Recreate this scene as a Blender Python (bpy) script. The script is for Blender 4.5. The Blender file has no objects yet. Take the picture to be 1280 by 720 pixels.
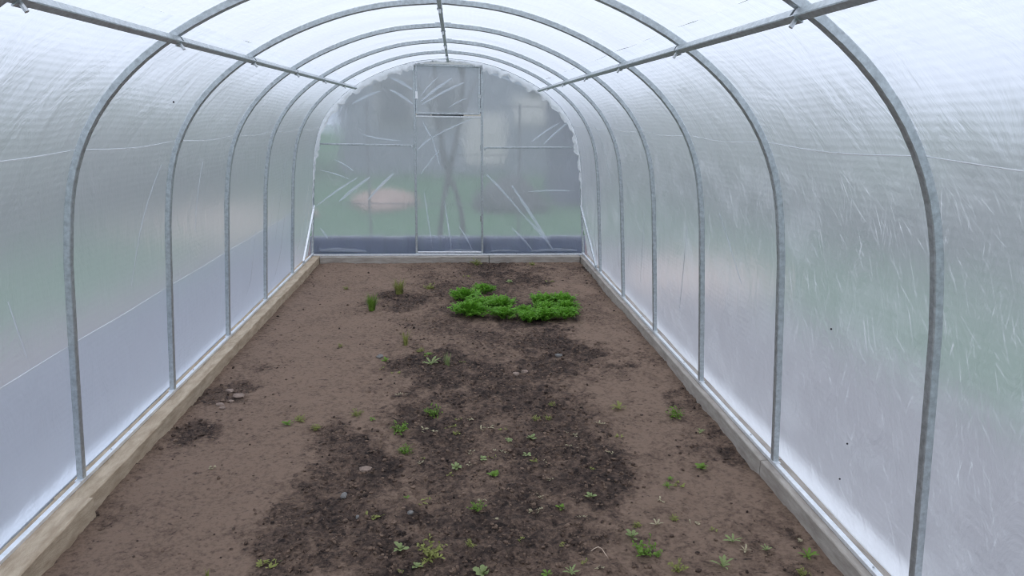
import bpy, bmesh, math, random
import numpy as np
from mathutils import Vector, Matrix, Euler
random.seed(7)
RNG = np.random.RandomState(11)
scene = bpy.context.scene
COL = scene.collection

# ------------------------------------------------------------------ camera, sky, exposure
cam_data = bpy.data.cameras.new('camera')
cam = bpy.data.objects.new('camera', cam_data)
COL.objects.link(cam)
cam_data.sensor_width = 36.0
cam_data.lens = 912.7 / 1280 * 36.0
cam_data.clip_start = 0.02
cam_data.clip_end = 300
PITCH, YAW, ROLL = 0.2323, 0.0776, 0.011
def camera_matrix():
    cy, sy = math.cos(YAW), math.sin(YAW)
    r = Vector((cy, -sy, 0)); f0 = Vector((sy, cy, 0)); u0 = Vector((0, 0, 1))
    cp, sp = math.cos(PITCH), math.sin(PITCH)
    f = f0 * cp - u0 * sp; u = f0 * sp + u0 * cp
    cr, sr = math.cos(ROLL), math.sin(ROLL)
    r2 = r * cr + u * sr; u2 = u * cr - r * sr
    m = Matrix((r2, u2, -f)).transposed().to_4x4()
    m.translation = Vector((0.0744, 0.0, 1.572))
    return m
cam.matrix_world = camera_matrix()
scene.camera = cam

world = bpy.data.worlds.new('overcast_sky')
scene.world = world
world.use_nodes = True
wn = world.node_tree.nodes; wl = world.node_tree.links
wn.clear()
w_out = wn.new('ShaderNodeOutputWorld'); w_bg = wn.new('ShaderNodeBackground')
w_tc = wn.new('ShaderNodeTexCoord'); w_sep = wn.new('ShaderNodeSeparateXYZ'); w_ramp = wn.new('ShaderNodeValToRGB')
# overcast sky: brightest overhead, about a third of that at the horizon
el = w_ramp.color_ramp.elements
el[0].position = 0.0; el[0].color = (0.29, 0.325, 0.395, 1)
el[1].position = 1.0; el[1].color = (0.98, 0.985, 1.05, 1)
e = el.new(0.35); e.color = (0.50, 0.53, 0.595, 1)
w_bg.inputs['Strength'].default_value = 2.16
wl.new(w_tc.outputs['Generated'], w_sep.inputs[0]); wl.new(w_sep.outputs['Z'], w_ramp.inputs[0])
wl.new(w_ramp.outputs[0], w_bg.inputs['Color']); wl.new(w_bg.outputs[0], w_out.inputs[0])

vs = scene.view_settings
vs.view_transform = 'Standard'; vs.look = 'None'; vs.gamma = 1.0; vs.use_curve_mapping = False
vs.exposure = 0.0
cy_ = scene.cycles
cy_.denoising_prefilter = 'ACCURATE'; cy_.filter_width = 1.1
cy_.max_bounces = 14; cy_.diffuse_bounces = 6; cy_.glossy_bounces = 4; cy_.transmission_bounces = 10; cy_.transparent_max_bounces = 12

# ------------------------------------------------------------------ helpers
def link(o, parent=None):
    COL.objects.link(o)
    if parent is not None: o.parent = parent
    return o
def tag(o, label=None, cat=None, group=None, kind=None):
    if label: o['label'] = label
    if cat: o['category'] = cat
    if group: o['group'] = group
    if kind: o['kind'] = kind
    return o
def obj(name, me, mat=None, parent=None, smooth=False):
    if isinstance(me, bmesh.types.BMesh):
        bm = me; me = bpy.data.meshes.new(name); bm.to_mesh(me); bm.free()
    if mat is not None and len(me.materials) == 0: me.materials.append(mat)
    if smooth:
        me.polygons.foreach_set('use_smooth', [True] * len(me.polygons))
    return link(bpy.data.objects.new(name, me), parent)
def empty(name, loc=(0, 0, 0), rz=0.0):
    o = bpy.data.objects.new(name, None); o.location = loc; o.rotation_euler = (0, 0, rz)
    o.empty_display_size = 0.05
    return link(o)
def pymesh(name, v, f):
    me = bpy.data.meshes.new(name); me.from_pydata([tuple(p) for p in v], [], f); me.update(); return me

def section(w, h, c=0.0025):
    """chamfered box section, w along the first axis, h along the second"""
    a, b = w / 2, h / 2
    return [(-a + c, -b), (a - c, -b), (a, -b + c), (a, b - c), (a - c, b), (-a + c, b), (-a, b - c), (-a, -b + c)]
def round_section(r, n=8):
    return [(r * math.cos(2 * math.pi * i / n), r * math.sin(2 * math.pi * i / n)) for i in range(n)]
def sweep(bm, pts, axes, sec):
    """sweep a closed section along pts; axes = list of (axis1, axis2) per point"""
    rings = []
    for p, (a, b) in zip(pts, axes):
        rings.append([bm.verts.new(Vector(p) + Vector(a) * s + Vector(b) * t) for s, t in sec])
    n = len(sec)
    for r0, r1 in zip(rings[:-1], rings[1:]):
        for i in range(n):
            bm.faces.new((r0[i], r0[(i + 1) % n], r1[(i + 1) % n], r1[i]))
    bm.faces.new(rings[0][::-1]); bm.faces.new(rings[-1])
    bmesh.ops.recalc_face_normals(bm, faces=bm.faces)
    return bm
def bar(p0, p1, w, h, up=(0, 0, 1), c=0.0025, bm=None, sec=None):
    bm = bm or bmesh.new()
    p0, p1 = Vector(p0), Vector(p1); d = (p1 - p0).normalized()
    a = d.cross(Vector(up))
    if a.length < 1e-4: a = d.cross(Vector((0, 1, 0)))
    a.normalize(); b = a.cross(d).normalized()
    return sweep(bm, [p0, p1], [(a, b)] * 2, sec or section(w, h, c))
def tube(pts, r, n=7, bm=None):
    bm = bm or bmesh.new(); axes = []
    rs = r if isinstance(r, (list, tuple)) else [r] * len(pts)
    rings = []
    for i, p in enumerate(pts):
        d = (Vector(pts[min(i + 1, len(pts) - 1)]) - Vector(pts[max(i - 1, 0)])).normalized()
        a = d.cross(Vector((0.13, 0.2, 1)));
        if a.length < 1e-3: a = d.cross(Vector((1, 0, 0)))
        a.normalize(); b = d.cross(a)
        rings.append([bm.verts.new(Vector(p) + (a * math.cos(2 * math.pi * k / n) + b * math.sin(2 * math.pi * k / n)) * rs[i]) for k in range(n)])
    for r0, r1 in zip(rings[:-1], rings[1:]):
        for k in range(n): bm.faces.new((r0[k], r0[(k + 1) % n], r1[(k + 1) % n], r1[k]))
    bm.faces.new(rings[0][::-1]); bm.faces.new(rings[-1])
    bmesh.ops.recalc_face_normals(bm, faces=bm.faces)
    return bm

# numpy value noise
PERM = RNG.permutation(4096); VAL = RNG.rand(4096)
def vnoise(x, y, s=0):
    x = np.asarray(x, float); y = np.asarray(y, float)
    xi = np.floor(x).astype(int); yi = np.floor(y).astype(int)
    fx = x - xi; fy = y - yi
    fx = fx * fx * (3 - 2 * fx); fy = fy * fy * (3 - 2 * fy)
    def h(a, b): return VAL[PERM[(PERM[(a + s * 57) & 4095] + b) & 4095]]
    return (h(xi, yi) * (1 - fx) + h(xi + 1, yi) * fx) * (1 - fy) + (h(xi, yi + 1) * (1 - fx) + h(xi + 1, yi + 1) * fx) * fy
def fbm(x, y, octv=4, s=0):
    t = 0; a = 0.5; k = 1
    for i in range(octv):
        t = t + a * (vnoise(x * k, y * k, s + i) * 2 - 1); a *= 0.5; k *= 2.03
    return t

# ------------------------------------------------------------------ materials
def newmat(name):
    m = bpy.data.materials.new(name); m.use_nodes = True
    nt = m.node_tree; nt.nodes.clear()
    out = nt.nodes.new('ShaderNodeOutputMaterial')
    return m, nt, out
def N(nt, t, **kw):
    n = nt.nodes.new(t)
    for k, v in kw.items():
        if k.startswith('_'): setattr(n, k[1:], v)
        else: n.inputs[k.replace('__', ' ')].default_value = v
    return n
def principled(name, col, rough=0.6, metal=0.0, var=0.25, scale=30, bump=0.0, bscale=80, col2=None, detail=5, spec=0.5, stretch=None, transl=0.0):
    m, nt, out = newmat(name)
    L = nt.links
    b = N(nt, 'ShaderNodeBsdfPrincipled', Roughness=rough, Metallic=metal)
    b.inputs['Specular IOR Level'].default_value = spec
    tc = N(nt, 'ShaderNodeTexCoord'); src = tc.outputs['Object']
    if stretch:
        mp = N(nt, 'ShaderNodeMapping'); mp.inputs['Scale'].default_value = stretch
        L.new(src, mp.inputs[0]); src = mp.outputs[0]
    nz = N(nt, 'ShaderNodeTexNoise', Scale=scale, Detail=detail, Roughness=0.65)
    L.new(src, nz.inputs['Vector'])
    rp = N(nt, 'ShaderNodeValToRGB')
    c2 = col2 or tuple(min(1, c * (1 + var)) for c in col)
    c1 = col if col2 else tuple(c * (1 - var) for c in col)
    rp.color_ramp.elements[0].position = 0.3; rp.color_ramp.elements[0].color = (*c1, 1)
    rp.color_ramp.elements[1].position = 0.7; rp.color_ramp.elements[1].color = (*c2, 1)
    L.new(nz.outputs['Fac'], rp.inputs[0]); L.new(rp.outputs[0], b.inputs['Base Color'])
    if bump:
        n2 = N(nt, 'ShaderNodeTexNoise', Scale=bscale, Detail=6, Roughness=0.7); L.new(src, n2.inputs['Vector'])
        bp = N(nt, 'ShaderNodeBump', Strength=bump, Distance=0.01); L.new(n2.outputs['Fac'], bp.inputs['Height'])
        L.new(bp.outputs[0], b.inputs['Normal'])
    sh = b.outputs[0]
    if transl:
        tr = N(nt, 'ShaderNodeBsdfTranslucent'); L.new(rp.outputs[0], tr.inputs['Color'])
        mx = N(nt, 'ShaderNodeMixShader', Fac=transl); L.new(sh, mx.inputs[1]); L.new(tr.outputs[0], mx.inputs[2]); sh = mx.outputs[0]
    L.new(sh, out.inputs[0])
    return m

def film_material(name, haze=0.6, scuff=0.0, ripple=1.0, ior=1.11, rough=0.5, body=0.75, tint=(0.875, 0.928, 1.0), streak=0.0, diffuse=0.16):
    """thin polyethylene: scattered daylight (translucent), a blurred view through (rough refraction), a faint sheen"""
    m, nt, out = newmat(name); L = nt.links
    uv = N(nt, 'ShaderNodeUVMap')
    # fine horizontal ribbing of the sheet
    sx = N(nt, 'ShaderNodeSeparateXYZ'); L.new(uv.outputs[0], sx.inputs[0])
    n0 = N(nt, 'ShaderNodeTexNoise', Scale=0.9, Detail=2); L.new(uv.outputs[0], n0.inputs['Vector'])
    ph = N(nt, 'ShaderNodeMath', _operation='MULTIPLY_ADD'); L.new(sx.outputs['Y'], ph.inputs[0]); ph.inputs[1].default_value = 235.0
    n0m = N(nt, 'ShaderNodeMath', _operation='MULTIPLY'); L.new(n0.outputs['Fac'], n0m.inputs[0]); n0m.inputs[1].default_value = 22.0
    L.new(n0m.outputs[0], ph.inputs[2])
    sn = N(nt, 'ShaderNodeMath', _operation='SINE'); L.new(ph.outputs[0], sn.inputs[0])
    # soft wrinkles
    mpw = N(nt, 'ShaderNodeMapping'); mpw.inputs['Scale'].default_value = (3.5, 1.6, 1); mpw.inputs['Rotation'].default_value = (0, 0, 0.35)
    L.new(uv.outputs[0], mpw.inputs[0])
    nw = N(nt, 'ShaderNodeTexNoise', Scale=2.2, Detail=5, Roughness=0.55, Distortion=0.6); L.new(mpw.outputs[0], nw.inputs['Vector'])
    hs = N(nt, 'ShaderNodeMath', _operation='MULTIPLY_ADD'); L.new(sn.outputs[0], hs.inputs[0]); hs.inputs[1].default_value = 0.0002 * ripple
    wm = N(nt, 'ShaderNodeMath', _operation='MULTIPLY'); L.new(nw.outputs['Fac'], wm.inputs[0]); wm.inputs[1].default_value = 0.017
    L.new(wm.outputs[0], hs.inputs[2])
    bp = N(nt, 'ShaderNodeBump', Strength=1.0, Distance=1.0); L.new(hs.outputs[0], bp.inputs['Height'])
    # scuffs and dried splashes: short scratches in several directions
    fac = N(nt, 'ShaderNodeValue'); fac.outputs[0].default_value = haze
    hz = fac.outputs[0]
    def scratch(rot, sc, lo, hi, amt, src):
        mp = N(nt, 'ShaderNodeMapping', _vector_type='TEXTURE'); mp.inputs['Scale'].default_value = (1 / sc[0], 1 / sc[1], 1); mp.inputs['Rotation'].default_value = (0, 0, rot)
        L.new(uv.outputs[0], mp.inputs[0])
        n = N(nt, 'ShaderNodeTexNoise', Scale=1.0, Detail=3, Roughness=0.6, Distortion=0.4); L.new(mp.outputs[0], n.inputs['Vector'])
        r = N(nt, 'ShaderNodeMapRange'); L.new(n.outputs['Fac'], r.inputs[0])
        r.inputs[1].default_value = lo; r.inputs[2].default_value = hi; r.inputs[3].default_value = 0; r.inputs[4].default_value = amt
        a = N(nt, 'ShaderNodeMath', _operation='ADD'); a.use_clamp = True
        L.new(src, a.inputs[0]); L.new(r.outputs[0], a.inputs[1]); return a.outputs[0]
    if scuff:
        # scuffing only below the weld seam
        zone = N(nt, 'ShaderNodeMapRange'); L.new(sx.outputs['Y'], zone.inputs[0])
        zone.inputs[1].default_value = 1.42; zone.inputs[2].default_value = 1.30; zone.inputs[3].default_value = 0.06; zone.inputs[4].default_value = 1.0
        z0 = N(nt, 'ShaderNodeValue'); z0.outputs[0].default_value = 0
        s = scratch(1.30, (6, 95, 1), 0.60, 0.80, 0.6 * scuff, z0.outputs[0])
        s = scratch(1.85, (6, 85, 1), 0.62, 0.80, 0.55 * scuff, s)
        s = scratch(0.75, (9, 90, 1), 0.60, 0.80, 0.5 * scuff, s)
        s = scratch(0.1, (3.0, 4.0, 1), 0.50, 0.85, 0.22 * scuff, s)
        zm = N(nt, 'ShaderNodeMath', _operation='MULTIPLY'); L.new(s, zm.inputs[0]); L.new(zone.outputs[0], zm.inputs[1])
        ad = N(nt, 'ShaderNodeMath', _operation='ADD'); ad.use_clamp = True
        L.new(hz, ad.inputs[0]); L.new(zm.outputs[0], ad.inputs[1]); hz = ad.outputs[0]
    if streak:
        hz = scratch(1.2, (1.2, 40, 1), 0.62, 0.82, 0.5 * streak, hz)
        hz = scratch(0.8, (1.5, 34, 1), 0.63, 0.82, 0.45 * streak, hz)
        hz = scratch(-0.7, (1.5, 30, 1), 0.64, 0.84, 0.35 * streak, hz)
    tr = N(nt, 'ShaderNodeBsdfTranslucent'); tr.inputs['Color'].default_value = (tint[0] * body / 0.75 * 0.86, tint[1] * body / 0.75 * 0.86, tint[2] * body / 0.75 * 0.86, 1)
    L.new(bp.outputs[0], tr.inputs['Normal'])
    df = N(nt, 'ShaderNodeBsdfDiffuse'); df.inputs['Color'].default_value = (0.86, 0.88, 0.9, 1); L.new(bp.outputs[0], df.inputs['Normal'])
    bodymix = N(nt, 'ShaderNodeMixShader', Fac=diffuse); L.new(tr.outputs[0], bodymix.inputs[1]); L.new(df.outputs[0], bodymix.inputs[2])
    rf = N(nt, 'ShaderNodeBsdfRefraction', IOR=ior, Roughness=rough); rf.inputs['Color'].default_value = (*tint, 1); L.new(bp.outputs[0], rf.inputs['Normal'])
    mx = N(nt, 'ShaderNodeMixShader'); L.new(hz, mx.inputs[0]); L.new(rf.outputs[0], mx.inputs[1]); L.new(bodymix.outputs[0], mx.inputs[2])
    gl = N(nt, 'ShaderNodeBsdfGlossy', Roughness=0.32); gl.inputs['Color'].default_value = (0.9, 0.95, 1, 1); L.new(bp.outputs[0], gl.inputs['Normal'])
    lw = N(nt, 'ShaderNodeLayerWeight', Blend=0.18)
    gm = N(nt, 'ShaderNodeMath', _operation='MULTIPLY'); L.new(lw.outputs['Fresnel'], gm.inputs[0]); gm.inputs[1].default_value = 0.45
    m2 = N(nt, 'ShaderNodeMixShader'); L.new(gm.outputs[0], m2.inputs[0]); L.new(mx.outputs[0], m2.inputs[1]); L.new(gl.outputs[0], m2.inputs[2])
    L.new(m2.outputs[0], out.inputs[0])
    return m
M = {}
M['film_side'] = film_material('clear_film_side', haze=0.45, ripple=1.0, streak=0.2)
M['film_scuffed'] = film_material('scuffed_film', haze=0.50, ripple=1.0, scuff=1.0, streak=0.2)
M['film_roof'] = film_material('clear_film_roof', haze=0.74, ripple=0.7, streak=0.06)
M['film_far'] = film_material('clear_film_gable', haze=0.46, ripple=0.0, ior=1.06, rough=0.42, streak=0.5)
M['film_layer'] = film_material('second_film_layer', haze=0.12, ripple=0.3, ior=1.015, rough=0.3)
M['film_crease'] = film_material('creased_film', haze=0.62, ripple=0.0, body=0.8, diffuse=0.4)
M['film_fold'] = film_material('folded_film', haze=0.97, ripple=0.0, body=0.85, tint=(1, 1, 1), diffuse=0.55)
M['steel'] = principled('galvanised_steel', (0.50, 0.54, 0.555), rough=0.42, metal=0.7, var=0.22, scale=55, bump=0.05, bscale=120)
M['rail'] = principled('bright_rail', (0.78, 0.80, 0.82), rough=0.35, metal=0.55, var=0.1, scale=40)
M['bolt'] = principled('zinc_bolt', (0.55, 0.57, 0.58), rough=0.3, metal=0.9, var=0.15)
M['clip'] = principled('white_plastic_clip', (0.85, 0.87, 0.88), rough=0.4, var=0.03)
M['beam_tan'] = principled('weathered_tan_timber', (0.31, 0.23, 0.15), rough=0.85, scale=9, detail=8, col2=(0.56, 0.455, 0.33), bump=0.5, bscale=40, stretch=(3, 0.8, 3))
M['beam_grey'] = principled('weathered_grey_timber', (0.27, 0.235, 0.20), rough=0.85, scale=9, detail=8, col2=(0.46, 0.42, 0.37), bump=0.45, bscale=40, stretch=(3, 0.8, 3))
M['clod'] = principled('dry_clod', (0.22, 0.17, 0.14), rough=0.95, col2=(0.36, 0.27, 0.22), scale=40, bump=0.5, spec=0.1)
M['clod_grey'] = principled('grey_clod', (0.16, 0.15, 0.14), rough=0.95, col2=(0.26, 0.25, 0.235), scale=40, bump=0.5, spec=0.1)
M['twig'] = principled('dry_straw', (0.55, 0.43, 0.33), rough=0.8, var=0.2, spec=0.2)
M['leaf0'] = principled('fresh_green_leaf', (0.145, 0.25, 0.035), rough=0.55, var=0.35, scale=60, transl=0.3, spec=0.3)
M['leaf1'] = principled('olive_leaf', (0.25, 0.265, 0.075), rough=0.6, var=0.35, scale=60, transl=0.3, spec=0.3)
M['leaf2'] = principled('grey_green_leaf', (0.26, 0.32, 0.13), rough=0.6, var=0.35, scale=60, transl=0.3, spec=0.3)
M['leaf3'] = principled('pale_dry_leaf', (0.40, 0.355, 0.23), rough=0.7, var=0.35, scale=60, transl=0.2, spec=0.2)
M['parsley'] = principled('parsley_leaf', (0.12, 0.30, 0.025), rough=0.5, col2=(0.24, 0.50, 0.06), scale=25, transl=0.35, spec=0.3)
M['lawn'] = principled('lawn', (0.036, 0.092, 0.045), rough=0.95, col2=(0.058, 0.145, 0.062), scale=1.2, spec=0.1)
M['earth'] = principled('outside_earth', (0.12, 0.105, 0.115), rough=0.95, col2=(0.18, 0.16, 0.17), scale=2.0, spec=0.1)
M['sand'] = principled('pale_heap', (0.27, 0.185, 0.15), rough=0.95, col2=(0.36, 0.25, 0.21), scale=3.0, spec=0.1)
M['sand_pale'] = principled('pale_side_heap', (0.44, 0.33, 0.28), rough=0.95, col2=(0.56, 0.43, 0.37), scale=3.0, spec=0.1)
M['skirt'] = principled('white_ground_cloth', (0.86, 0.86, 0.87), rough=0.8, var=0.06, scale=6, spec=0.2)
M['slate'] = principled('slate_blue_board', (0.21, 0.225, 0.285), rough=0.6, col2=(0.32, 0.34, 0.41), scale=3, stretch=(6, 1, 0.4))
M['bark'] = principled('dark_bark', (0.045, 0.045, 0.05), rough=0.9, var=0.3, scale=12)
M['crown'] = principled('tree_crown', (0.03, 0.06, 0.03), rough=0.9, col2=(0.06, 0.11, 0.05), scale=4, spec=0.1)
M['plaster'] = principled('grey_plaster', (0.24, 0.26, 0.30), rough=0.9, var=0.12, scale=1.0)
M['roof'] = principled('grey_roof', (0.12, 0.13, 0.16), rough=0.8, var=0.15, scale=2)
M['panel'] = principled('pale_panel', (0.62, 0.58, 0.54), rough=0.7, var=0.06)
M['shed'] = principled('dark_blue_boards', (0.05, 0.06, 0.12), rough=0.7, var=0.2, scale=3)
M['glass'] = principled('dark_window', (0.05, 0.06, 0.07), rough=0.1, var=0.1)
M['wire'] = principled('fence_wire', (0.10, 0.10, 0.11), rough=0.6, metal=0.3)
# soil: moist or freshly dug patches and the kerb strips are darker, trodden soil is pale
def soil_material():
    m, nt, out = newmat('garden_soil'); L = nt.links
    b = N(nt, 'ShaderNodeBsdfPrincipled', Roughness=0.95); b.inputs['Specular IOR Level'].default_value = 0.15
    tc = N(nt, 'ShaderNodeTexCoord')
    at = N(nt, 'ShaderNodeAttribute'); at.attribute_name = 'soil_dark'
    n1 = N(nt, 'ShaderNodeTexNoise', Scale=3.0, Detail=8, Roughness=0.7); L.new(tc.outputs['Object'], n1.inputs['Vector'])
    n2 = N(nt, 'ShaderNodeTexNoise', Scale=48.0, Detail=6, Roughness=0.75); L.new(tc.outputs['Object'], n2.inputs['Vector'])
    # stored darkness + noise
    n5 = N(nt, 'ShaderNodeTexNoise', Scale=26.0, Detail=4, Roughness=0.6, Distortion=0.5)
    mp5 = N(nt, 'ShaderNodeMapping'); mp5.inputs['Scale'].default_value = (1.0, 1.5, 1.0); L.new(tc.outputs['Object'], mp5.inputs[0]); L.new(mp5.outputs[0], n5.inputs['Vector'])
    r5 = N(nt, 'ShaderNodeMapRange'); L.new(n5.outputs['Fac'], r5.inputs[0]); r5.inputs[1].default_value = 0.56; r5.inputs[2].default_value = 0.72; r5.inputs[3].default_value = 0.0; r5.inputs[4].default_value = 0.5
    a1 = N(nt, 'ShaderNodeMath', _operation='MULTIPLY_ADD'); L.new(n1.outputs['Fac'], a1.inputs[0]); a1.inputs[1].default_value = 0.8; a1.inputs[2].default_value = -0.40
    a2 = N(nt, 'ShaderNodeMath', _operation='MULTIPLY_ADD'); L.new(n2.outputs['Fac'], a2.inputs[0]); a2.inputs[1].default_value = 1.7; L.new(a1.outputs[0], a2.inputs[2])
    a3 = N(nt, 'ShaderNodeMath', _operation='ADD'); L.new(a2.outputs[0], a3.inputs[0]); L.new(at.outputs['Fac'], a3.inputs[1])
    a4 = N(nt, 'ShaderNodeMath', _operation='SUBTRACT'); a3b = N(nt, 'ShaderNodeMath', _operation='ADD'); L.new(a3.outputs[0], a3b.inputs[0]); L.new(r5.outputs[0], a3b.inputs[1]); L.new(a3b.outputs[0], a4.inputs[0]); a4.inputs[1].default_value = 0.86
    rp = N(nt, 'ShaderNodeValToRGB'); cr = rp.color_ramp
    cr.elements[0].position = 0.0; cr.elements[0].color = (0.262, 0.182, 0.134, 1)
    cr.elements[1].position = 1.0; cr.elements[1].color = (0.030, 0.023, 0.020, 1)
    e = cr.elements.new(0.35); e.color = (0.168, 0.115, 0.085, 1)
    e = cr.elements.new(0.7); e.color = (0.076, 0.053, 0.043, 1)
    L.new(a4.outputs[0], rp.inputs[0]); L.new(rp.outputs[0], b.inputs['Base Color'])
    n3 = N(nt, 'ShaderNodeTexNoise', Scale=120.0, Detail=6, Roughness=0.7); L.new(tc.outputs['Object'], n3.inputs['Vector'])
    bp = N(nt, 'ShaderNodeBump', Strength=1.0, Distance=0.012); L.new(n3.outputs['Fac'], bp.inputs['Height']); L.new(bp.outputs[0], b.inputs['Normal'])
    L.new(b.outputs[0], out.inputs[0])
    return m
M['soil'] = soil_material()

# ------------------------------------------------------------------ tunnel geometry
Z0 = 0.10                                  # top of the base rail
HOOP_Y = [1.867 + k for k in range(7)]     # the last one stands in the far gable
YE = HOOP_Y[6]
RHO = np.polyfit(np.linspace(0, np.pi / 2, 7), [1.4101, 1.3908, 1.3342, 1.2425, 1.1698, 1.1296, 1.1194], 6)
HS = 0.9
def prof(n_low=14, n_arc=30, off=0.0, zmin=0.0):
    """right half of the hoop from its foot to the crown: list of (x, z, nx, nz)"""
    P = []
    for i in range(n_low):
        u = i / n_low; P.append((1.4694 + (1.4101 - 1.4694) * u + 0.007 * u * (1 - u), HS * u + Z0))
    for i in range(n_arc + 1):
        t = math.pi / 2 * i / n_arc; r = float(np.polyval(RHO, t)); P.append((r * math.cos(t), HS + Z0 + r * math.sin(t)))
    P[-1] = (0.0, P[-1][1])
    out = []
    for i, (x, z) in enumerate(P):
        x0, z0 = P[max(i - 1, 0)]; x1, z1 = P[min(i + 1, len(P) - 1)]
        dx, dz = x1 - x0, z1 - z0; l = math.hypot(dx, dz)
        nx, nz = dz / l, -dx / l
        if i == len(P) - 1: nx, nz = 0.0, 1.0
        out.append((x + nx * off, z + nz * off, nx, nz))
    return out
I_PURLIN = 14 + 14                          # index of the profile point the purlin runs under (42 degrees)
def full_profile(**k):
    R = prof(**k)
    return R + [(-x, z, -nx, nz) for (x, z, nx, nz) in R[-2::-1]]

# ------------------------------------------------------------------ soil floor
DARK = [(-0.42, 2.96, 0.245, 1.15), (-0.53, 2.7, 0.129, 0.9), (-0.52, 2.42, 0.204, 0.9), (-0.52, 3.37, 0.177, 0.8), (-1.24, 4.04, 0.16, 0.9), (-1.35, 3.93, 0.08, 0.8), (0.66, 2.9, 0.159, 0.8), (0.76, 3.05, 0.129, 0.7), (0.58, 3.31, 0.158, 0.7), (0.49, 3.23, 0.116, 0.6), (-0.41, 6.16, 0.276, 0.8), (-0.61, 6.08, 0.15, 0.7), (0.62, 7.06, 0.397, 0.6), (-0.09, 4.4, 0.253, 0.8), (-0.29, 4.41, 0.177, 0.7), (0.31, 4.24, 0.295, 0.6), (0.77, 4.68, 0.326, 0.7), (1.07, 4.54, 0.212, 0.5), (0.01, 4.72, 0.135, 0.6), (0.29, 2.65, 0.162, 0.4), (-0.22, 2.68, 0.161, 0.6), (-0.25, 2.36, 0.201, 0.5), (0.57, 2.58, 0.159, 0.5), (0.97, 2.62, 0.097, 0.4), (1.36, 3.18, 0.155, 0.6), (1.38, 3.8, 0.136, 0.7), (1.38, 4.49, 0.132, 0.7), (1.28, 2.48, 0.125, 0.5), (-0.19, 3.65, 0.212, 0.6), (0.11, 3.86, 0.225, 0.5), (0.47, 3.84, 0.27, 0.5), (1.29, 2.17, 0.084, 0.6), (-1.25, 3.5, 0.12, 0.6), (-1.27, 2.74, 0.096, 0.5), (-1.19, 4.45, 0.1, 0.6), (0.5, 5.7, 0.5, 0.5)]
CRACKS = [[(0.347, 3.409), (0.362, 3.333), (0.407, 3.312)], [(-0.105, 2.858), (-0.072, 2.586), (-0.064, 2.546), (-0.035, 2.511), (-0.034, 2.468)], [(0.302, 3.212), (0.389, 3.199)]]
DENTS = [(-0.9, 2.9, 0.05, 0.012), (-0.72, 3.2, 0.045, 0.01), (-1.0, 3.5, 0.06, 0.01), (-0.85, 4.2, 0.06, 0.012), (-1.02, 2.45, 0.05, 0.01), (1.02, 3.15, 0.05, 0.012), (0.95, 4.0, 0.06, 0.012), (-0.41, 6.14, 0.14, 0.03), (0.75, 3.7, 0.06, 0.01), (1.1, 5.2, 0.08, 0.012), (-0.8, 5.3, 0.08, 0.01), (1.08, 2.75, 0.05, 0.012)]
def rough_field(x, y):
    x = np.asarray(x, float); y = np.asarray(y, float)
    d = np.zeros_like(x)
    wx = x + 0.07 * fbm(x * 7, y * 7, 3, 31); wy = y + 0.07 * fbm(x * 7 + 9, y * 7, 3, 37)
    for (px, py, r, s) in DARK:
        q = ((wx - px) ** 2 + ((wy - py) * 0.72) ** 2) / (r * r)
        d = np.maximum(d, s * np.exp(-q * q * 0.7))
    d = d * 0.85 + 0.42 * fbm(x * 5, y * 4.2, 3, 51) + 0.40 * fbm(x * 17, y * 13, 3, 55)
    d = np.clip((d - 0.12) / 0.62, 0, 1); d = d * d * (3 - 2 * d)
    bed = np.exp(-((x - 0.28) / 0.62) ** 4) * 0.58                      # the worked middle of the bed
    edge_r = 0.55 * np.clip((x - 1.20) / 0.2, 0, 1) * (0.6 + 0.8 * fbm(x * 3, y * 3, 3, 3))  # soil gets darker in a strip towards the right kerb
    edge_l = 0.40 * np.clip((-1.24 - x) / 0.12, 0, 1) * (0.5 + 0.9 * fbm(x * 3, y * 3, 3, 4))
    patch = np.clip(fbm(x * 2.6, y * 2.0, 4, 21) * 1.1, -0.25, 0.5)
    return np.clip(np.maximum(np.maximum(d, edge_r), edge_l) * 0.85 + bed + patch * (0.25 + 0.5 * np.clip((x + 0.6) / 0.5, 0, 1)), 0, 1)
def soil_h(x, y):
    x = np.asarray(x, float); y = np.asarray(y, float)
    R = rough_field(x, y)
    h = 0.010 + 0.020 * fbm(x * 1.7, y * 1.3, 3, 1) + 0.008 * fbm(x * 9, y * 7, 3, 5)
    h = h + 0.006 * fbm(x * 22, y * 17, 3, 25)
    h = h + R * (0.022 * fbm(x * 26, y * 22, 4, 8) + 0.012 * (np.abs(fbm(x * 44, y * 40, 2, 12)) - 0.2))
    pit = np.clip(fbm(x * 38, y * 52, 3, 15) - 0.16, 0, 1)
    h = h - 0.026 * pit * np.clip(fbm(x * 4, y * 4, 3, 18) + 0.45, 0, 1) + 0.004 * fbm(x * 55, y * 55, 2, 19)
    for (px, py, r, dp) in DENTS:
        q = ((x - px) ** 2 + ((y - py) * 0.6) ** 2) / (r * r); h = h - dp * np.exp(-q)
    for line in CRACKS:
        for (x0, y0), (x1, y1) in zip(line[:-1], line[1:]):
            jx = x + 0.012 * fbm(x * 40, y * 40, 2, 44)
            L2 = (x1 - x0) ** 2 + (y1 - y0) ** 2
            t = np.clip(((jx - x0) * (x1 - x0) + (y - y0) * (y1 - y0)) / L2, 0, 1)
            dd = (jx - x0 - t * (x1 - x0)) ** 2 + (y - y0 - t * (y1 - y0)) ** 2
            h = h - 0.016 * np.exp(-dd / 0.007 ** 2)
    return np.maximum(h, -0.03)
def sh(x, y): return float(soil_h(np.array([x]), np.array([y]))[0])

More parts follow.
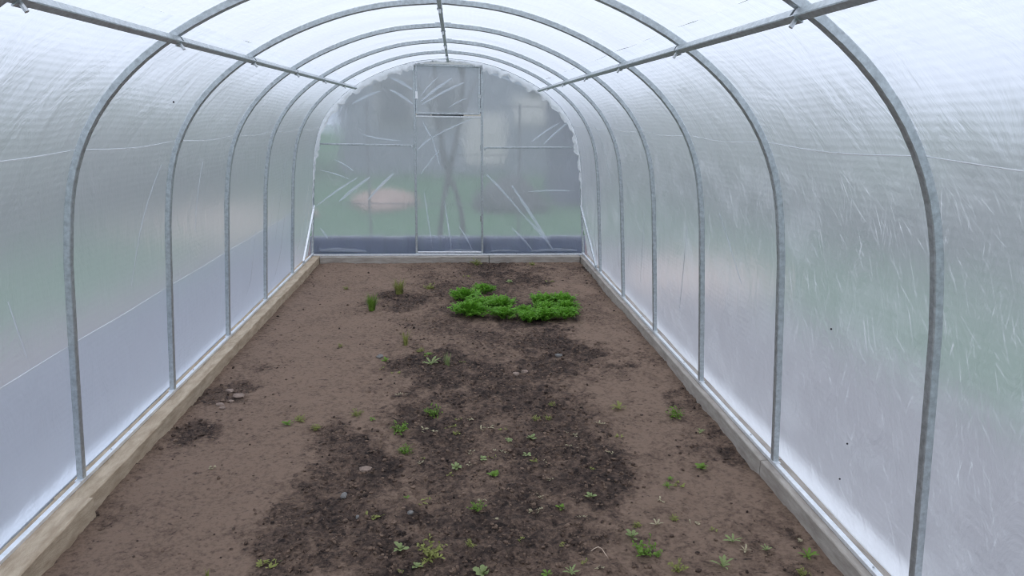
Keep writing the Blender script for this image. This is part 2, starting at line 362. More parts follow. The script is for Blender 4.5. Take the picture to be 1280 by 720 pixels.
def grid_faces(nr, nc):
    i = np.arange(nr - 1)[:, None]; j = np.arange(nc - 1)[None, :]
    a = (i * nc + j).ravel()
    return np.stack([a, a + 1, a + nc + 1, a + nc], 1)
def np_mesh(name, V, F):
    me = bpy.data.meshes.new(name)
    me.vertices.add(len(V)); me.vertices.foreach_set('co', V.astype(np.float32).ravel())
    me.loops.add(F.size); me.loops.foreach_set('vertex_index', F.astype(np.int32).ravel())
    me.polygons.add(len(F)); me.polygons.foreach_set('loop_start', np.arange(0, F.size, 4, dtype=np.int32))
    me.polygons.foreach_set('loop_total', np.full(len(F), 4, np.int32))
    me.polygons.foreach_set('use_smooth', np.ones(len(F), bool))
    me.update(calc_edges=True); me.validate()
    return me
ys = [-0.6]
while ys[-1] < 7.80:
    y = ys[-1]; ys.append(y + (0.03 if y < 1.7 else 0.0085 + 0.0022 * max(0, y - 2)))
xs = np.arange(-1.47, 1.4701, 0.0105)
X, Y = np.meshgrid(xs, np.array(ys))
Hh = soil_h(X.ravel(), Y.ravel())
me = np_mesh('floor', np.stack([X.ravel(), Y.ravel(), Hh], 1), grid_faces(len(ys), len(xs)))
at = me.attributes.new('soil_dark', 'FLOAT', 'POINT')
drk = rough_field(X.ravel(), Y.ravel()) * 0.62
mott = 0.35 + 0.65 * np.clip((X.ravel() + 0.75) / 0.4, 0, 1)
drk = drk + mott * (0.22 * fbm(X.ravel() * 16, Y.ravel() * 11, 3, 61) + 0.30 * fbm(X.ravel() * 48, Y.ravel() * 34, 2, 64)) + 0.06
at.data.foreach_set('value', drk.astype(np.float32))
floor = obj('floor', me, M['soil']); floor['kind'] = 'structure'
floor['label'] = 'bare brown garden soil, trodden smooth on the left, dug and dark in places'

# crumbs of soil: nobody could count them
def crumbs(n):
    ico = bmesh.new(); bmesh.ops.create_icosphere(ico, subdivisions=1, radius=1.0)
    bv = np.array([v.co[:] for v in ico.verts]); bf = np.array([[v.index for v in f.verts] for f in ico.faces]); ico.free()
    V = []; F = []; k = 0
    cx = RNG.uniform(-1.36, 1.40, n * 12); cyy = 1.9 + 5.8 * RNG.rand(n * 12) ** 1.5
    R = rough_field(cx, cyy); keep = RNG.rand(n * 12) < (R ** 1.6) * 0.9 + 0.03
    keep &= ~((cx > 0.0) & (cx < 1.1) & (cyy > 5.3) & (cyy < 6.5))
    cx, cyy = cx[keep][:n], cyy[keep][:n]; hz = soil_h(cx, cyy)
    for x, y, h in zip(cx, cyy, hz):
        s = 0.0028 + 0.0085 * RNG.rand() ** 3
        sc = s * RNG.uniform(0.6, 1.3, 3); sc[2] *= 0.75
        v = bv * (1 + RNG.uniform(-0.28, 0.28, (len(bv), 1))) * sc
        a = RNG.uniform(0, 6.28); c, sn = math.cos(a), math.sin(a)
        v = np.stack([v[:, 0] * c - v[:, 1] * sn + x, v[:, 0] * sn + v[:, 1] * c + y, v[:, 2] + h + s * 0.25], 1)
        V.append(v); F.append(bf + k); k += len(bv)
    V = np.concatenate(V); F = np.concatenate(F)
    me = bpy.data.meshes.new('soil_crumbs'); me.from_pydata(V.tolist(), [], F.tolist()); me.update()
    a = me.attributes.new('soil_dark', 'FLOAT', 'POINT')
    a.data.foreach_set('value', np.repeat(RNG.uniform(0.05, 0.75, len(cx)), len(bv)).astype(np.float32))
    return me
o = obj('soil_crumbs', crumbs(9000), M['soil'])
tag(o, 'loose crumbs of dark soil scattered over the dug patches of the bed', 'soil crumbs', kind='stuff')

# ------------------------------------------------------------------ film skin
def film_sheet(name, pts, y0, y1, mat, flare=False, ny=None, wr=0.006, seedn=0, sagk=0.007, parent=None, inward=True):
    """pts: list of (x,z,nx,nz) bottom to top; sheet between y0 and y1 with slight wrinkles, normals inward"""
    ny = ny or int((y1 - y0) / 0.045)
    arc = [0.0]
    for a, b in zip(pts[:-1], pts[1:]): arc.append(arc[-1] + math.hypot(b[0] - a[0], b[1] - a[1]))
    P = np.array(pts); A = np.array(arc); Yv = np.linspace(y0, y1, ny + 1)
    AA, YY = np.meshgrid(A, Yv)
    ph = (YY - HOOP_Y[0]) % 1.0
    bow = -sagk * np.sin(np.pi * ph) ** 2
    env = np.sin(np.pi * ph) ** 0.7
    d = bow + wr * env * fbm(YY * 3.2 + AA * 0.8, AA * 2.2 - YY * 0.6, 4, 70 + seedn)
    V = np.stack([P[None, :, 0] + P[None, :, 2] * d, YY, P[None, :, 1] + P[None, :, 3] * d], -1).reshape(-1, 3)
    F = grid_faces(len(Yv), len(A))
    me = np_mesh(name, V, F)
    # inward normals
    c = me.polygons[len(me.polygons) // 2]
    if (Vector((0, c.center.y, 1.0)) - c.center).dot(c.normal) < 0: me.flip_normals()
    uvl = me.uv_layers.new(name='UVMap')
    UV = np.stack([YY.ravel(), AA.ravel()], 1)
    idx = np.zeros(len(me.loops), np.int32); me.loops.foreach_get('vertex_index', idx)
    uvl.data.foreach_set('uv', UV[idx].astype(np.float32).ravel())
    return obj(name, me, mat, parent)
def side_points(sgn):
    R = prof(n_low=14, n_arc=28, off=0.0165)
    low = [(1.530, 0.055), (1.526, 0.085), (1.517, 0.13), (1.505, 0.19), (1.494, 0.26)]
    P = [(x, z, 1.0, 0.0) for x, z in low] + [p for p in R if p[1] > 0.32][:]
    P = [p for p in P if True]
    cut = next(i for i, p in enumerate(P) if p[1] > Z0 + HS and math.atan2(p[1] - Z0 - HS, p[0]) > math.radians(42.2))
    side = P[:cut + 1]
    return [(sgn * x, z, sgn * nx, nz) for x, z, nx, nz in side], P[cut:]
YF0 = -0.6
sideL, topR = side_points(-1)
sideR, _ = side_points(1)
wl_ = film_sheet('wall_left', sideL, YF0, YE + 0.03, M['film_side'], seedn=1)
wr_ = film_sheet('wall_right', sideR, YF0, YE + 0.03, M['film_scuffed'], seedn=5)
top = topR + [(-x, z, -nx, nz) for x, z, nx, nz in topR[-2::-1]]
ce_ = film_sheet('ceiling', top, YF0, YE + 0.03, M['film_roof'], seedn=9, wr=0.010)
for o, t in ((wl_, 'clear plastic film wall on the left, bluish and rippled between the hoops'), (wr_, 'clear plastic film wall on the right, scuffed with pale scratches'), (ce_, 'bright white plastic film roof stretched over the arched hoops')):
    o['kind'] = 'structure'; o['label'] = t
# second layer of film along the foot of the left wall (its upper edge is the pale line)
lay = [(x - 0.006, z, nx, nz) for x, z, nx, nz in sideL if z < 0.80]
lay = [(x, min(z, 0.672), nx, nz) for x, z, nx, nz in lay]
def dedupe(P):
    out = [P[0]]
    for p in P[1:]:
        if p[1] - out[-1][1] > 0.004: out.append(p)
    return out
film_sheet('film_overlap', dedupe(lay), YF0, 7.0, M['film_layer'], seedn=1, parent=wl_)

def ribbon(name, line, width, normal_in, mat, parent, raise_=0.004, wob=0.15):
    """a narrow pinched fold of film along a 3D line, standing a little proud of the sheet (to the inside)"""
    bm = bmesh.new(); rows = []
    n = len(line)
    for i, p in enumerate(line):
        d = (Vector(line[min(i + 1, n - 1)]) - Vector(line[max(i - 1, 0)])).normalized()
        nin = Vector(normal_in[i]) if isinstance(normal_in, list) else Vector(normal_in)
        s = d.cross(nin).normalized()
        t = i / max(1, n - 1); w = width * (0.35 + 0.65 * math.sin(math.pi * min(1, max(0, t * 0.9 + 0.05)))) * (1 + wob * random.uniform(-1, 1))
        c = Vector(p)
        rows.append([bm.verts.new(c + s * w / 2 + nin * 0.0005), bm.verts.new(c + nin * raise_), bm.verts.new(c - s * w / 2 + nin * 0.0005)])
    for a, b in zip(rows[:-1], rows[1:]):
        bm.faces.new((a[0], a[1], b[1], b[0])); bm.faces.new((a[1], a[2], b[2], b[1]))
    return obj(name, bm, mat, parent, smooth=True)
def film_x(z, sgn, y=None):
    """inner face of the side film at height z"""
    P = sideR; Zs = [p[1] for p in P]; Xs = [p[0] for p in P]
    return sgn * float(np.interp(z, Zs, Xs))
def film_in(z, sgn):
    P = sideR; Zs = [p[1] for p in P]
    return Vector((-sgn * float(np.interp(z, Zs, [p[2] for p in P])), 0, -float(np.interp(z, Zs, [p[3] for p in P]))))
def on_side(sgn, y, z, gap=0.010):
    n = film_in(z, sgn); ph = (y - HOOP_Y[0]) % 1.0
    return Vector((film_x(z, sgn), y, z)) + n * (0.007 * math.sin(math.pi * ph) ** 2 + 0.004)
def side_line(name, sgn, pts, width, parent, n=24, sag=0.0, mat='film_fold'):
    line = []; nin = []
    for i in range(n + 1):
        t = i / n * (len(pts) - 1); k = min(int(t), len(pts) - 2); u = t - k
        y = pts[k][0] + (pts[k + 1][0] - pts[k][0]) * u; z = pts[k][1] + (pts[k + 1][1] - pts[k][1]) * u
        z -= sag * math.sin(math.pi * ((y - HOOP_Y[0]) % 1.0))
        line.append(on_side(sgn, y, z)); nin.append(film_in(z, sgn))
    return ribbon(name, line, width, nin, M[mat], parent, raise_=0.003)
# welded seams: one length of line per bay, sagging a little between hoops
for sgn, par, zz in ((-1, wl_, 1.432), (1, wr_, 1.480)):
    for k in range(-1, 6):
        y0 = HOOP_Y[0] + k; side_line('weld_seam', sgn, [(y0, zz), (y0 + 1, zz)], 0.007 if sgn > 0 else 0.006, par, sag=0.012)
for k in range(-1, 5):
    y0 = HOOP_Y[0] + k; side_line('layer_edge', -1, [(y0, 0.672), (min(y0 + 1, 6.6), 0.672)], 0.005, wl_, sag=0.0, n=10)
# long slack creases on the left wall
for pts, w in (([(2.48, 0.95), (2.57, 0.72)], 0.008), ([(3.55, 1.05), (3.75, 1.32)], 0.010), ([(3.42, 0.78), (3.56, 1.06)], 0.012), ([(4.35, 1.3), (4.28, 0.9)], 0.008), ([(6.2, 0.5), (6.55, 1.2)], 0.012), ([(5.9, 0.3), (6.15, 0.9)], 0.010), ([(6.3, 0.2), (6.6, 0.75)], 0.012), ([(5.4, 0.25), (5.6, 0.7)], 0.01)):
    side_line('slack_crease', -1, pts, w, wl_, n=8, mat='film_crease')
for pts, w in (([(6.1, 0.3), (6.0, 1.0)], 0.010), ([(5.3, 0.35), (5.15, 0.9)], 0.010), ([(4.3, 0.4), (4.15, 0.95)], 0.010), ([(3.6, 1.1), (3.3, 0.8)], 0.006), ([(6.5, 1.5), (6.3, 1.0)], 0.01), ([(7.2, 0.2), (7.05, 0.9)], 0.012)):
    side_line('slack_crease', 1, pts, w, wr_, n=8, mat='film_crease')
# small dark specks stuck to the right film and grime by the second hoop
for (y, z, r) in ((1.87, 0.60, 0.007), (2.45, 0.83, 0.004), (2.30, 0.45, 0.004), (2.36, 0.28, 0.004)):
    p = on_side(1, y, z); bm = bmesh.new(); bmesh.ops.create_icosphere(bm, subdivisions=1, radius=r, matrix=Matrix.Translation(p))
    obj('dirt_speck', bm, M['bark'], wr_)
for (y, z, r) in ((3.55, 1.62, 0.005), (2.9, 0.86, 0.004)):
    p = on_side(-1, y, z); bm = bmesh.new(); bmesh.ops.create_icosphere(bm, subdivisions=1, radius=r, matrix=Matrix.Translation(p))
    obj('dirt_speck', bm, M['bark'], wl_)
# ------------------------------------------------------------------ far gable: film panels, door, vent
DX = 0.356; VENT_Z = 1.574; DOOR_TOP = 2.070
def inside_arc_x(z):
    P = prof(); Zs = [p[1] for p in P]; Xs = [p[0] for p in P]
    return float(np.interp(z, Zs, Xs))
def gable_panel(sgn):
    bm = bmesh.new(); V = {}; nz, nx = 40, 24
    for i in range(nz + 1):
        z = 0.06 + (2.085 - 0.06) * i / nz
        xo = max(inside_arc_x(max(z, Z0)) - 0.002, DX + 0.002)
        for j in range(nx + 1):
            x = DX + (xo - DX) * j / nx
            yy = YE + 0.022 + 0.006 * float(fbm(np.array([x * 5.0 + sgn * 3]), np.array([z * 5.0]), 3, 90)[0])
            V[i, j] = bm.verts.new((sgn * x, yy, z))
    uvl = bm.loops.layers.uv.new('UVMap')
    for i in range(nz):
        for j in range(nx):
            f = (V[i, j], V[i, j + 1], V[i + 1, j + 1], V[i + 1, j])
            f = bm.faces.new(f if sgn > 0 else f[::-1])
            for l in f.loops: l[uvl].uv = (l.vert.co.x, l.vert.co.z)
    return bm
def film_pane(x0, x1, z0, z1, y):
    bm = bmesh.new(); V = {}; nz = max(4, int((z1 - z0) / 0.05)); nx = max(4, int((x1 - x0) / 0.05))
    for i in range(nz + 1):
        for j in range(nx + 1):
            x = x0 + (x1 - x0) * j / nx; z = z0 + (z1 - z0) * i / nz
            V[i, j] = bm.verts.new((x, y + 0.005 * float(fbm(np.array([x * 5.0]), np.array([z * 5.0]), 3, 95)[0]), z))
    uvl = bm.loops.layers.uv.new('UVMap')
    for i in range(nz):
        for j in range(nx):
            f = bm.faces.new((V[i, j], V[i, j + 1], V[i + 1, j + 1], V[i + 1, j]))
            for l in f.loops: l[uvl].uv = (l.vert.co.x, l.vert.co.z)
    return bm
wf = empty('wall_far', (0, YE, 0)); wf['kind'] = 'structure'; wf['label'] = 'far gable of hazy clear film with the garden showing through'
def child(name, bm, mat, parent, smooth=False):
    """link a mesh built in world coordinates under a parent standing at its own place"""
    o = obj(name, bm, mat, parent, smooth); o.matrix_parent_inverse = Matrix.Translation(parent.location).inverted() if parent.type == 'EMPTY' and parent.rotation_euler.z == 0 else Matrix()
    return o
child('film_panel', gable_panel(-1), M['film_far'], wf, True)
child('film_panel', gable_panel(1), M['film_far'], wf, True)
# strip of film above the door, up to the crown
bm = bmesh.new(); Pp = [p for p in prof() if p[0] < DX + 0.01]
vs_ = []
uvl = bm.loops.layers.uv.new('UVMap')
for s in [p[0] for p in Pp] + [-p[0] for p in Pp[-2::-1]]:
    zt = float(np.interp(abs(s), [p[0] for p in Pp[::-1]], [p[1] for p in Pp[::-1]]))
    vs_.append((bm.verts.new((s, YE + 0.022, 2.068)), bm.verts.new((s, YE + 0.022, max(zt, 2.07)))))
for a, b in zip(vs_[:-1], vs_[1:]):
    f = bm.faces.new((a[0], a[1], b[1], b[0]))
    for l in f.loops: l[uvl].uv = (l.vert.co.x, l.vert.co.z)
bmesh.ops.recalc_face_normals(bm, faces=bm.faces)
for f in bm.faces:
    if f.normal.y > 0: f.normal_flip()
child('film_panel', bm, M['film_fold'], wf)
# creases pulled across the gable film
CREASES = [((-1.408, 0.61), (-0.961, 0.915), 10), ((-1.163, 0.661), (-0.836, 0.915), 14), ((-0.861, 0.679), (-0.584, 0.958), 14), ((-1.348, 0.988), (-1.037, 0.889), 6), ((-0.59, 1.935), (-0.372, 1.82), 14), ((-0.602, 1.816), (-0.37, 1.675), 12),
    ((0.674, 0.837), (1.142, 0.115), 16), ((0.398, 0.955), (0.808, 0.509), 10), ((0.808, 0.509), (1.123, 0.155), 12), ((0.679, 0.377), (0.903, 0.13), 10), ((0.848, 0.769), (1.36, 0.779), 7), ((1.011, 1.278), (1.30, 1.531), 9), ((0.412, 2.005), (0.90, 1.83), 16), ((-1.38, 0.379), (-1.3, 0.249), 8), ((-0.988, 1.668), (-0.699, 1.80), 12), ((0.881, 1.30), (1.176, 1.50), 8), ((-1.39, 0.135), (-0.9, 0.115), 22), ((0.9, 0.118), (1.40, 0.125), 16), ((0.43, 0.113), (0.75, 0.118), 8), ((-0.5, 1.30), (-0.9, 1.36), 7), ((-1.2, 1.1), (-1.0, 0.98), 7)]
DOOR_CREASES = [((-0.33, 1.20), (-0.174, 1.335), 8), ((-0.174, 1.335), (0.30, 1.55), 7), ((-0.174, 1.335), (-0.27, 1.50), 7), ((-0.267, 0.765), (-0.186, 0.14), 6), ((-0.056, 0.68), (0.025, 0.13), 7), ((-0.30, 0.95), (-0.10, 1.2), 6), ((-0.174, 1.335), (-0.10, 1.05), 6), ((0.1, 0.4), (0.25, 0.13), 7), ((-0.05, 0.125), (0.32, 0.118), 9)]
VENT_CREASES = [((-0.285, 1.70), (0.04, 1.936), 12), ((-0.275, 1.668), (0.164, 1.898), 10), ((0.0, 1.64), (0.2, 1.74), 6), ((-0.29, 1.75), (-0.10, 1.95), 6)]
def crease(c, parent, y):
    (x0, z0), (x1, z1), w = c; line = []
    for i in range(9):
        t = i / 8; b = 0.012 * math.sin(t * math.pi) * (1 if x0 < x1 else -1)
        line.append(Vector((x0 + (x1 - x0) * t, y, z0 + (z1 - z0) * t + b)))
    o = ribbon('crease', line, w / 1000 * 2.2, (0, -1, 0), M['film_crease'], None, raise_=0.004)
    o.parent = parent
    if parent.type == 'EMPTY': o.matrix_parent_inverse = Matrix.Translation(parent.location).inverted()
for c in CREASES: crease(c, wf, YE + 0.014)

# door leaf in the middle of the gable
dr = empty('door_1', (0, YE, Z0)); dr['kind'] = 'structure'; dr['label'] = 'narrow film-covered door in the middle of the far gable'
for s in (-1, 1):
    child('door_post', bar((s * DX, YE, 0.09), (s * (DX - 0.008), YE, DOOR_TOP + (0.02 if s < 0 else -0.01)), 0.024, 0.024, up=(0, 1, 0)), M['steel'], dr)
child('door_head', bar((-DX, YE, VENT_Z - 0.022), (DX, YE, VENT_Z - 0.026), 0.018, 0.018), M['rail'], dr)
child('door_sill', bar((-DX, YE, 0.112), (DX, YE, 0.112), 0.02, 0.02), M['rail'], dr)
child('film_panel', film_pane(-DX + 0.012, DX - 0.012, 0.115, VENT_Z - 0.03, YE + 0.016), M['film_far'], dr, True)
for c in DOOR_CREASES: crease(c, dr, YE + 0.009)
for z in (0.45, 1.2):
    child('hinge', bar((DX - 0.02, YE - 0.004, z), (DX - 0.02, YE - 0.004, z + 0.06), 0.012, 0.02), M['bolt'], dr)
# hinged vent over the door
wv = empty('window_1', (0, YE, VENT_Z)); wv['kind'] = 'structure'; wv['label'] = 'square film vent over the door, framed in thin steel tube'
vx0, vx1, vz0, vz1 = -DX + 0.028, DX - 0.034, VENT_Z + 0.006, DOOR_TOP - 0.010
yv = YE - 0.012
for a, b, w in (((vx0, yv, vz0), (vx0, yv, vz1), 0.018), ((vx1, yv, vz0), (vx1, yv, vz1), 0.018)):
    child('vent_stile', bar(a, b, w, w, up=(0, 1, 0)), M['steel'], wv)
for a, b, w in (((vx0, yv, vz0), (vx1, yv, vz0 + 0.002), 0.020), ((vx0 - 0.02, yv, vz1 + 0.008), (vx1 + 0.03, yv, vz1 - 0.004), 0.022)):
    child('vent_rail', bar(a, b, w, w), M['steel'], wv)
child('film_panel', film_pane(vx0, vx1, vz0, vz1, yv + 0.012), M['film_far'], wv, True)
for c in VENT_CREASES: crease(c, wv, yv + 0.004)
o = child('latch', bar((vx0 + 0.002, yv - 0.014, 1.728), (vx0 + 0.002, yv - 0.014, 1.80), 0.026, 0.014, up=(0, 1, 0)), M['clip'], wv); o['label'] = 'white plastic latch'
child('hinge', bar((vx1 + 0.004, yv - 0.012, 1.74), (vx1 + 0.004, yv - 0.012, 1.775), 0.03, 0.012, up=(0, 1, 0)), M['bolt'], wv)
child('hinge', bar((vx1 + 0.012, yv - 0.008, 1.60), (vx1 + 0.012, yv - 0.008, 1.64), 0.016, 0.012, up=(0, 1, 0)), M['bolt'], wv)

# gathered edge of the roof film folded in around the far arch
bm = bmesh.new(); uvl = bm.loops.layers.uv.new('UVMap')
Pf = full_profile(n_low=40, n_arc=90)
Pf = [p for p in Pf if p[1] > 0.50 or p[0] < 0]
Pf = [p for p in Pf if p[1] > 0.30]
rows = []
for i, (x, z, nx, nz) in enumerate(Pf):
    ang = math.atan2(z - 1.0, x)
    w = 0.030 + 0.045 * max(0, math.sin(ang)) ** 0.5 * (1 if (x > 0.36) else 0.9)
    if z < 0.9: w = 0.022
    if abs(x) < 0.36: w = 0.03
    w *= 1 + 0.55 * float(fbm(np.array([i * 0.55]), np.array([3.3]), 3, 102)[0]) * 1.6
    row = []
    for j in range(6):
        t = j / 5
        yy = YE - 0.012 - 0.055 * t + 0.022 * float(fbm(np.array([i * 0.5]), np.array([t * 2.5]), 3, 110)[0]) - 0.02 * math.sin(t * math.pi)
        row.append(bm.verts.new((x + nx * (0.008 - w * t), yy, z + nz * (0.008 - w * t))))
    rows.append(row)
for a, b in zip(rows[:-1], rows[1:]):
    for j in range(5):
        f = bm.faces.new((a[j], a[j + 1], b[j + 1], b[j]))
        for l in f.loops: l[uvl].uv = (l.vert.co.x, l.vert.co.z)
bmesh.ops.recalc_face_normals(bm, faces=bm.faces)
o = child('gathered_edge', bm, M['film_fold'], wf, True); o['label'] = 'crinkled white folded film edge'

# ------------------------------------------------------------------ steel frame
ORD = ['nearest', 'second', 'third', 'fourth', 'fifth', 'sixth', 'last']
HOOPSEC = section(0.027, 0.027, 0.003)
PROF = full_profile()
for k, y in enumerate(HOOP_Y):
    root = empty('hoop', (0, y, Z0))
    lab = ['%s galvanised steel hoop from the camera, arching from kerb to kerb' % ORD[k], 'galvanised end hoop in the far gable, edged with gathered film'][k == 6]
    tag(root, lab, 'hoop', 'galvanised steel hoops of the tunnel')
    sec = HOOPSEC if k < 6 else section(0.022, 0.022, 0.003)
    for side in (1, -1):
        half = [(side * x, z, side * nx, nz) for x, z, nx, nz in prof()]
        bm = sweep(bmesh.new(), [(x, 0, z - Z0) for x, z, nx, nz in half], [(Vector((nx, 0, nz)), Vector((0, 1, 0))) for x, z, nx, nz in half], sec)
        obj('half_arch', bm, M['steel'], root)
        # foot plate and its screw on the base rail
        obj('foot_plate', bar((side * 1.4694, -0.03, 0.0018), (side * 1.4694, 0.03, 0.0018), 0.03, 0.003, c=0.0005), M['rail'], root)
    zc = PROF[len(PROF) // 2][1] - Z0
    obj('crown_sleeve', bar((-0.05, 0, zc), (0.05, 0, zc), 0.031, 0.031, c=0.003), M['steel'], root)
# purlins and ridge bar under the hoops
PI_ = min(range(len(prof())), key=lambda i: abs(math.degrees(math.atan2(prof()[i][1] - 1.0, prof()[i][0])) - 42.2))
px_, pz_, pnx, pnz = prof()[PI_]
def hex_bolt(c, axis, r=0.006, h=0.022, bm=None):
    axis = Vector(axis).normalized()
    return bar(Vector(c), Vector(c) + axis * h, 0, 0, up=(0.1, 1, 0.2), sec=round_section(r, 6), bm=bm)
def purlin(name, x, z, nx, nz, label, y1, sz=0.025):
    off = 0.0135 + sz / 2
    cx, cz = x - nx * off, z - nz * off
    root = empty(name, (cx, HOOP_Y[0], cz)); tag(root, label, 'purlin', 'galvanised purlins along the tunnel')
    up = Vector((nx, 0, nz))
    for k in range(-1, 6):
        ya = HOOP_Y[0] + k; yb = min(ya + 1.0, y1)
        if k == -1: ya = -0.55
        a = Vector((0, ya - HOOP_Y[0] + 0.008, 0)); b = Vector((0, yb - HOOP_Y[0] - 0.008, 0))
        obj('purlin_length', bar(a, b, sz, sz, up=up), M['steel'], root)
        if k >= 0:
            c = Vector((0, k, 0))
            obj('bracket', bar(c - Vector((0, 0.028, 0)) - up * (sz / 2 + 0.001), c + Vector((0, 0.028, 0)) - up * (sz / 2 + 0.001), sz + 0.006, 0.004, up=up, c=0.0008), M['steel'], root)
            obj('bolt', hex_bolt(c - Vector((0, 0.014, 0)) - up * (sz / 2 + 0.002), -up), M['bolt'], root)
    return root
purlin('purlin', -px_, pz_, -pnx, pnz, 'galvanised purlin running under the hoops on the left of the roof', 7.70)
purlin('purlin', px_, pz_, pnx, pnz, 'galvanised purlin running under the hoops on the right of the roof', 7.70)
purlin('purlin', 0.0, prof()[-1][1], 0.0, 1.0, 'galvanised ridge bar along the crown of the roof, ending over the vent', 7.70, sz=0.022)
# rails across the gable either side of the door
for xa, xb, za, zb, t in ((-1.352, -0.37, 1.262, 1.250, 'thin horizontal gable rail left of the far door'), (0.37, 1.352, 1.232, 1.247, 'thin horizontal gable rail right of the far door')):
    r = empty('gable_rail', ((xa + xb) / 2, YE - 0.004, (za + zb) / 2)); tag(r, t, 'rail', 'rails of the far gable')
    hx = (xb - xa) / 2; hz = (zb - za) / 2
    obj('tube', bar((-hx, 0, -hz), (hx, 0, hz), 0.020, 0.018), M['steel'], r)
    for s in (-1, 1): obj('end_bracket', bar((s * (hx - 0.022), -0.012, s * hz - 0.012), (s * (hx - 0.002), -0.012, s * hz - 0.012), 0.006, 0.026), M['steel'], r)
# slanting braces in the far corners
for s, (ya, za), (yb, zb), t in ((-1, (7.32, 0.125), (7.84, 0.62), 'slanting steel brace in the far left corner, wrapped in bunched film'), (1, (7.02, 0.125), (7.84, 0.63), 'slanting steel brace in the far right corner')):
    xx = s * 1.455
    r = empty('corner_brace', (xx, ya, za)); tag(r, t, 'brace', 'corner braces')
    obj('tube', bar((0, 0, 0), (s * -0.035, yb - ya, zb - za), 0.020, 0.020, up=(1, 0, 0)), M['rail' if s < 0 else 'steel'], r)
    obj('foot_plate', bar((0, -0.03, -0.012), (0, 0.03, -0.012), 0.024, 0.004), M['bolt'], r)
side_line('slack_crease', -1, [(7.05, 0.16), (7.30, 0.40), (7.68, 0.88)], 0.020, wl_, n=10)
side_line('slack_crease', -1, [(7.45, 0.18), (7.70, 0.62)], 0.014, wl_, n=8)
side_line('slack_crease', 1, [(7.25, 0.20), (7.62, 0.70)], 0.014, wr_, n=8)

# base rails on the kerbs
def base_rail(name, a, b, label):
    a, b = Vector(a), Vector(b); c = (a + b) / 2
    r = empty(name, c); tag(r, label, 'rail', 'base rails on the kerb')
    d = (b - a).normalized(); side = d.cross(Vector((0, 0, 1)))
    obj('tube', bar(a - c, b - c, 0.022, 0.020), M['rail'], r)
    n = max(1, int((b - a).length))
    for i in range(n):
        q = a - c + (b - a) * ((i + 0.5) / n)
        obj('screw', hex_bolt(q + Vector((0, 0, 0.009)), (0, 0, 1), 0.004, 0.006), M['bolt'], r)
    return r
base_rail('base_rail', (-1.4694, -0.55, Z0 - 0.010), (-1.4694, YE, Z0 - 0.010), 'bright steel base rail lying on the left kerb')
base_rail('base_rail', (1.4694, -0.55, Z0 - 0.010), (1.4694, YE, Z0 - 0.010), 'bright steel base rail lying on the right kerb')
base_rail('base_rail', (-1.455, YE - 0.03, Z0 - 0.010), (1.455, YE - 0.03, Z0 - 0.010), 'white base rail lying along the far kerb under the door')

# kerb beams
def beam_mesh(L, w, h, seed, nick=0.004):
    n = max(6, int(L / 0.05)); bm = bmesh.new(); rows = []
    c = 0.004
    sec = [(-w / 2, 0), (-w / 2, h - c), (-w / 2 + c, h), (-w * 0.1, h), (w / 2 - c, h), (w / 2, h - c), (w / 2, h * 0.5), (w / 2, 0)]
    for i in range(n + 1):
        t = i / n * L; row = []
        for j, (x, z) in enumerate(sec):
            q = float(fbm(np.array([t * 3 + j * 1.1]), np.array([seed * 3.7 + j]), 3, 120)[0])
            q2 = float(fbm(np.array([t * 14 + j * 2.1]), np.array([seed * 1.7 + j]), 2, 125)[0])
            e = 1.5 if j in (4, 5) else 0.7
            row.append(bm.verts.new((x + nick * e * q - (0.003 * max(0, q2) if j == 5 else 0), t, z + (nick * 0.7 * q2 * e if z > 0 else 0))))
        rows.append(row)
    m = len(sec)
    for a, b in zip(rows[:-1], rows[1:]):
        for j in range(m): bm.faces.new((a[j], a[(j + 1) % m], b[(j + 1) % m], b[j]))
    bm.faces.new(rows[0]); bm.faces.new(rows[-1][::-1])
    bmesh.ops.recalc_face_normals(bm, faces=bm.faces)
    return bm
BH = 0.142; BZ = -0.062
def kerb(x, y, rz, L, w, mat, label, seed, dz=0.0, nick=0.004):
    o = obj('kerb_beam', beam_mesh(L, w, BH, seed, nick), M[mat])
    o.location = (x, y, BZ + dz); o.rotation_euler = (0, 0, rz)
    tag(o, label, 'kerb', 'kerb beams round the bed'); return o
G = 0.006
# left: section +x is the inner side
kerb(-1.4385, -0.55, 0, 2.742 + 0.55 - G, 0.150, 'beam_tan', 'tan weathered kerb beam at the front left, nearest the camera', 1, 0.004, 0.004)
kerb(-1.4525, 2.742, 0, 2.033 - G, 0.140, 'beam_tan', 'tan weathered kerb beam, second on the left side', 2, 0.0, 0.0035)
kerb(-1.4525, 4.775, 0, 2.03 - G, 0.140, 'beam_tan', 'tan weathered kerb beam, third on the left side', 3, 0.0, 0.0035)
kerb(-1.4525, 6.805, 0, 1.03, 0.140, 'beam_tan', 'short tan kerb beam on the left side meeting the far kerb', 4)
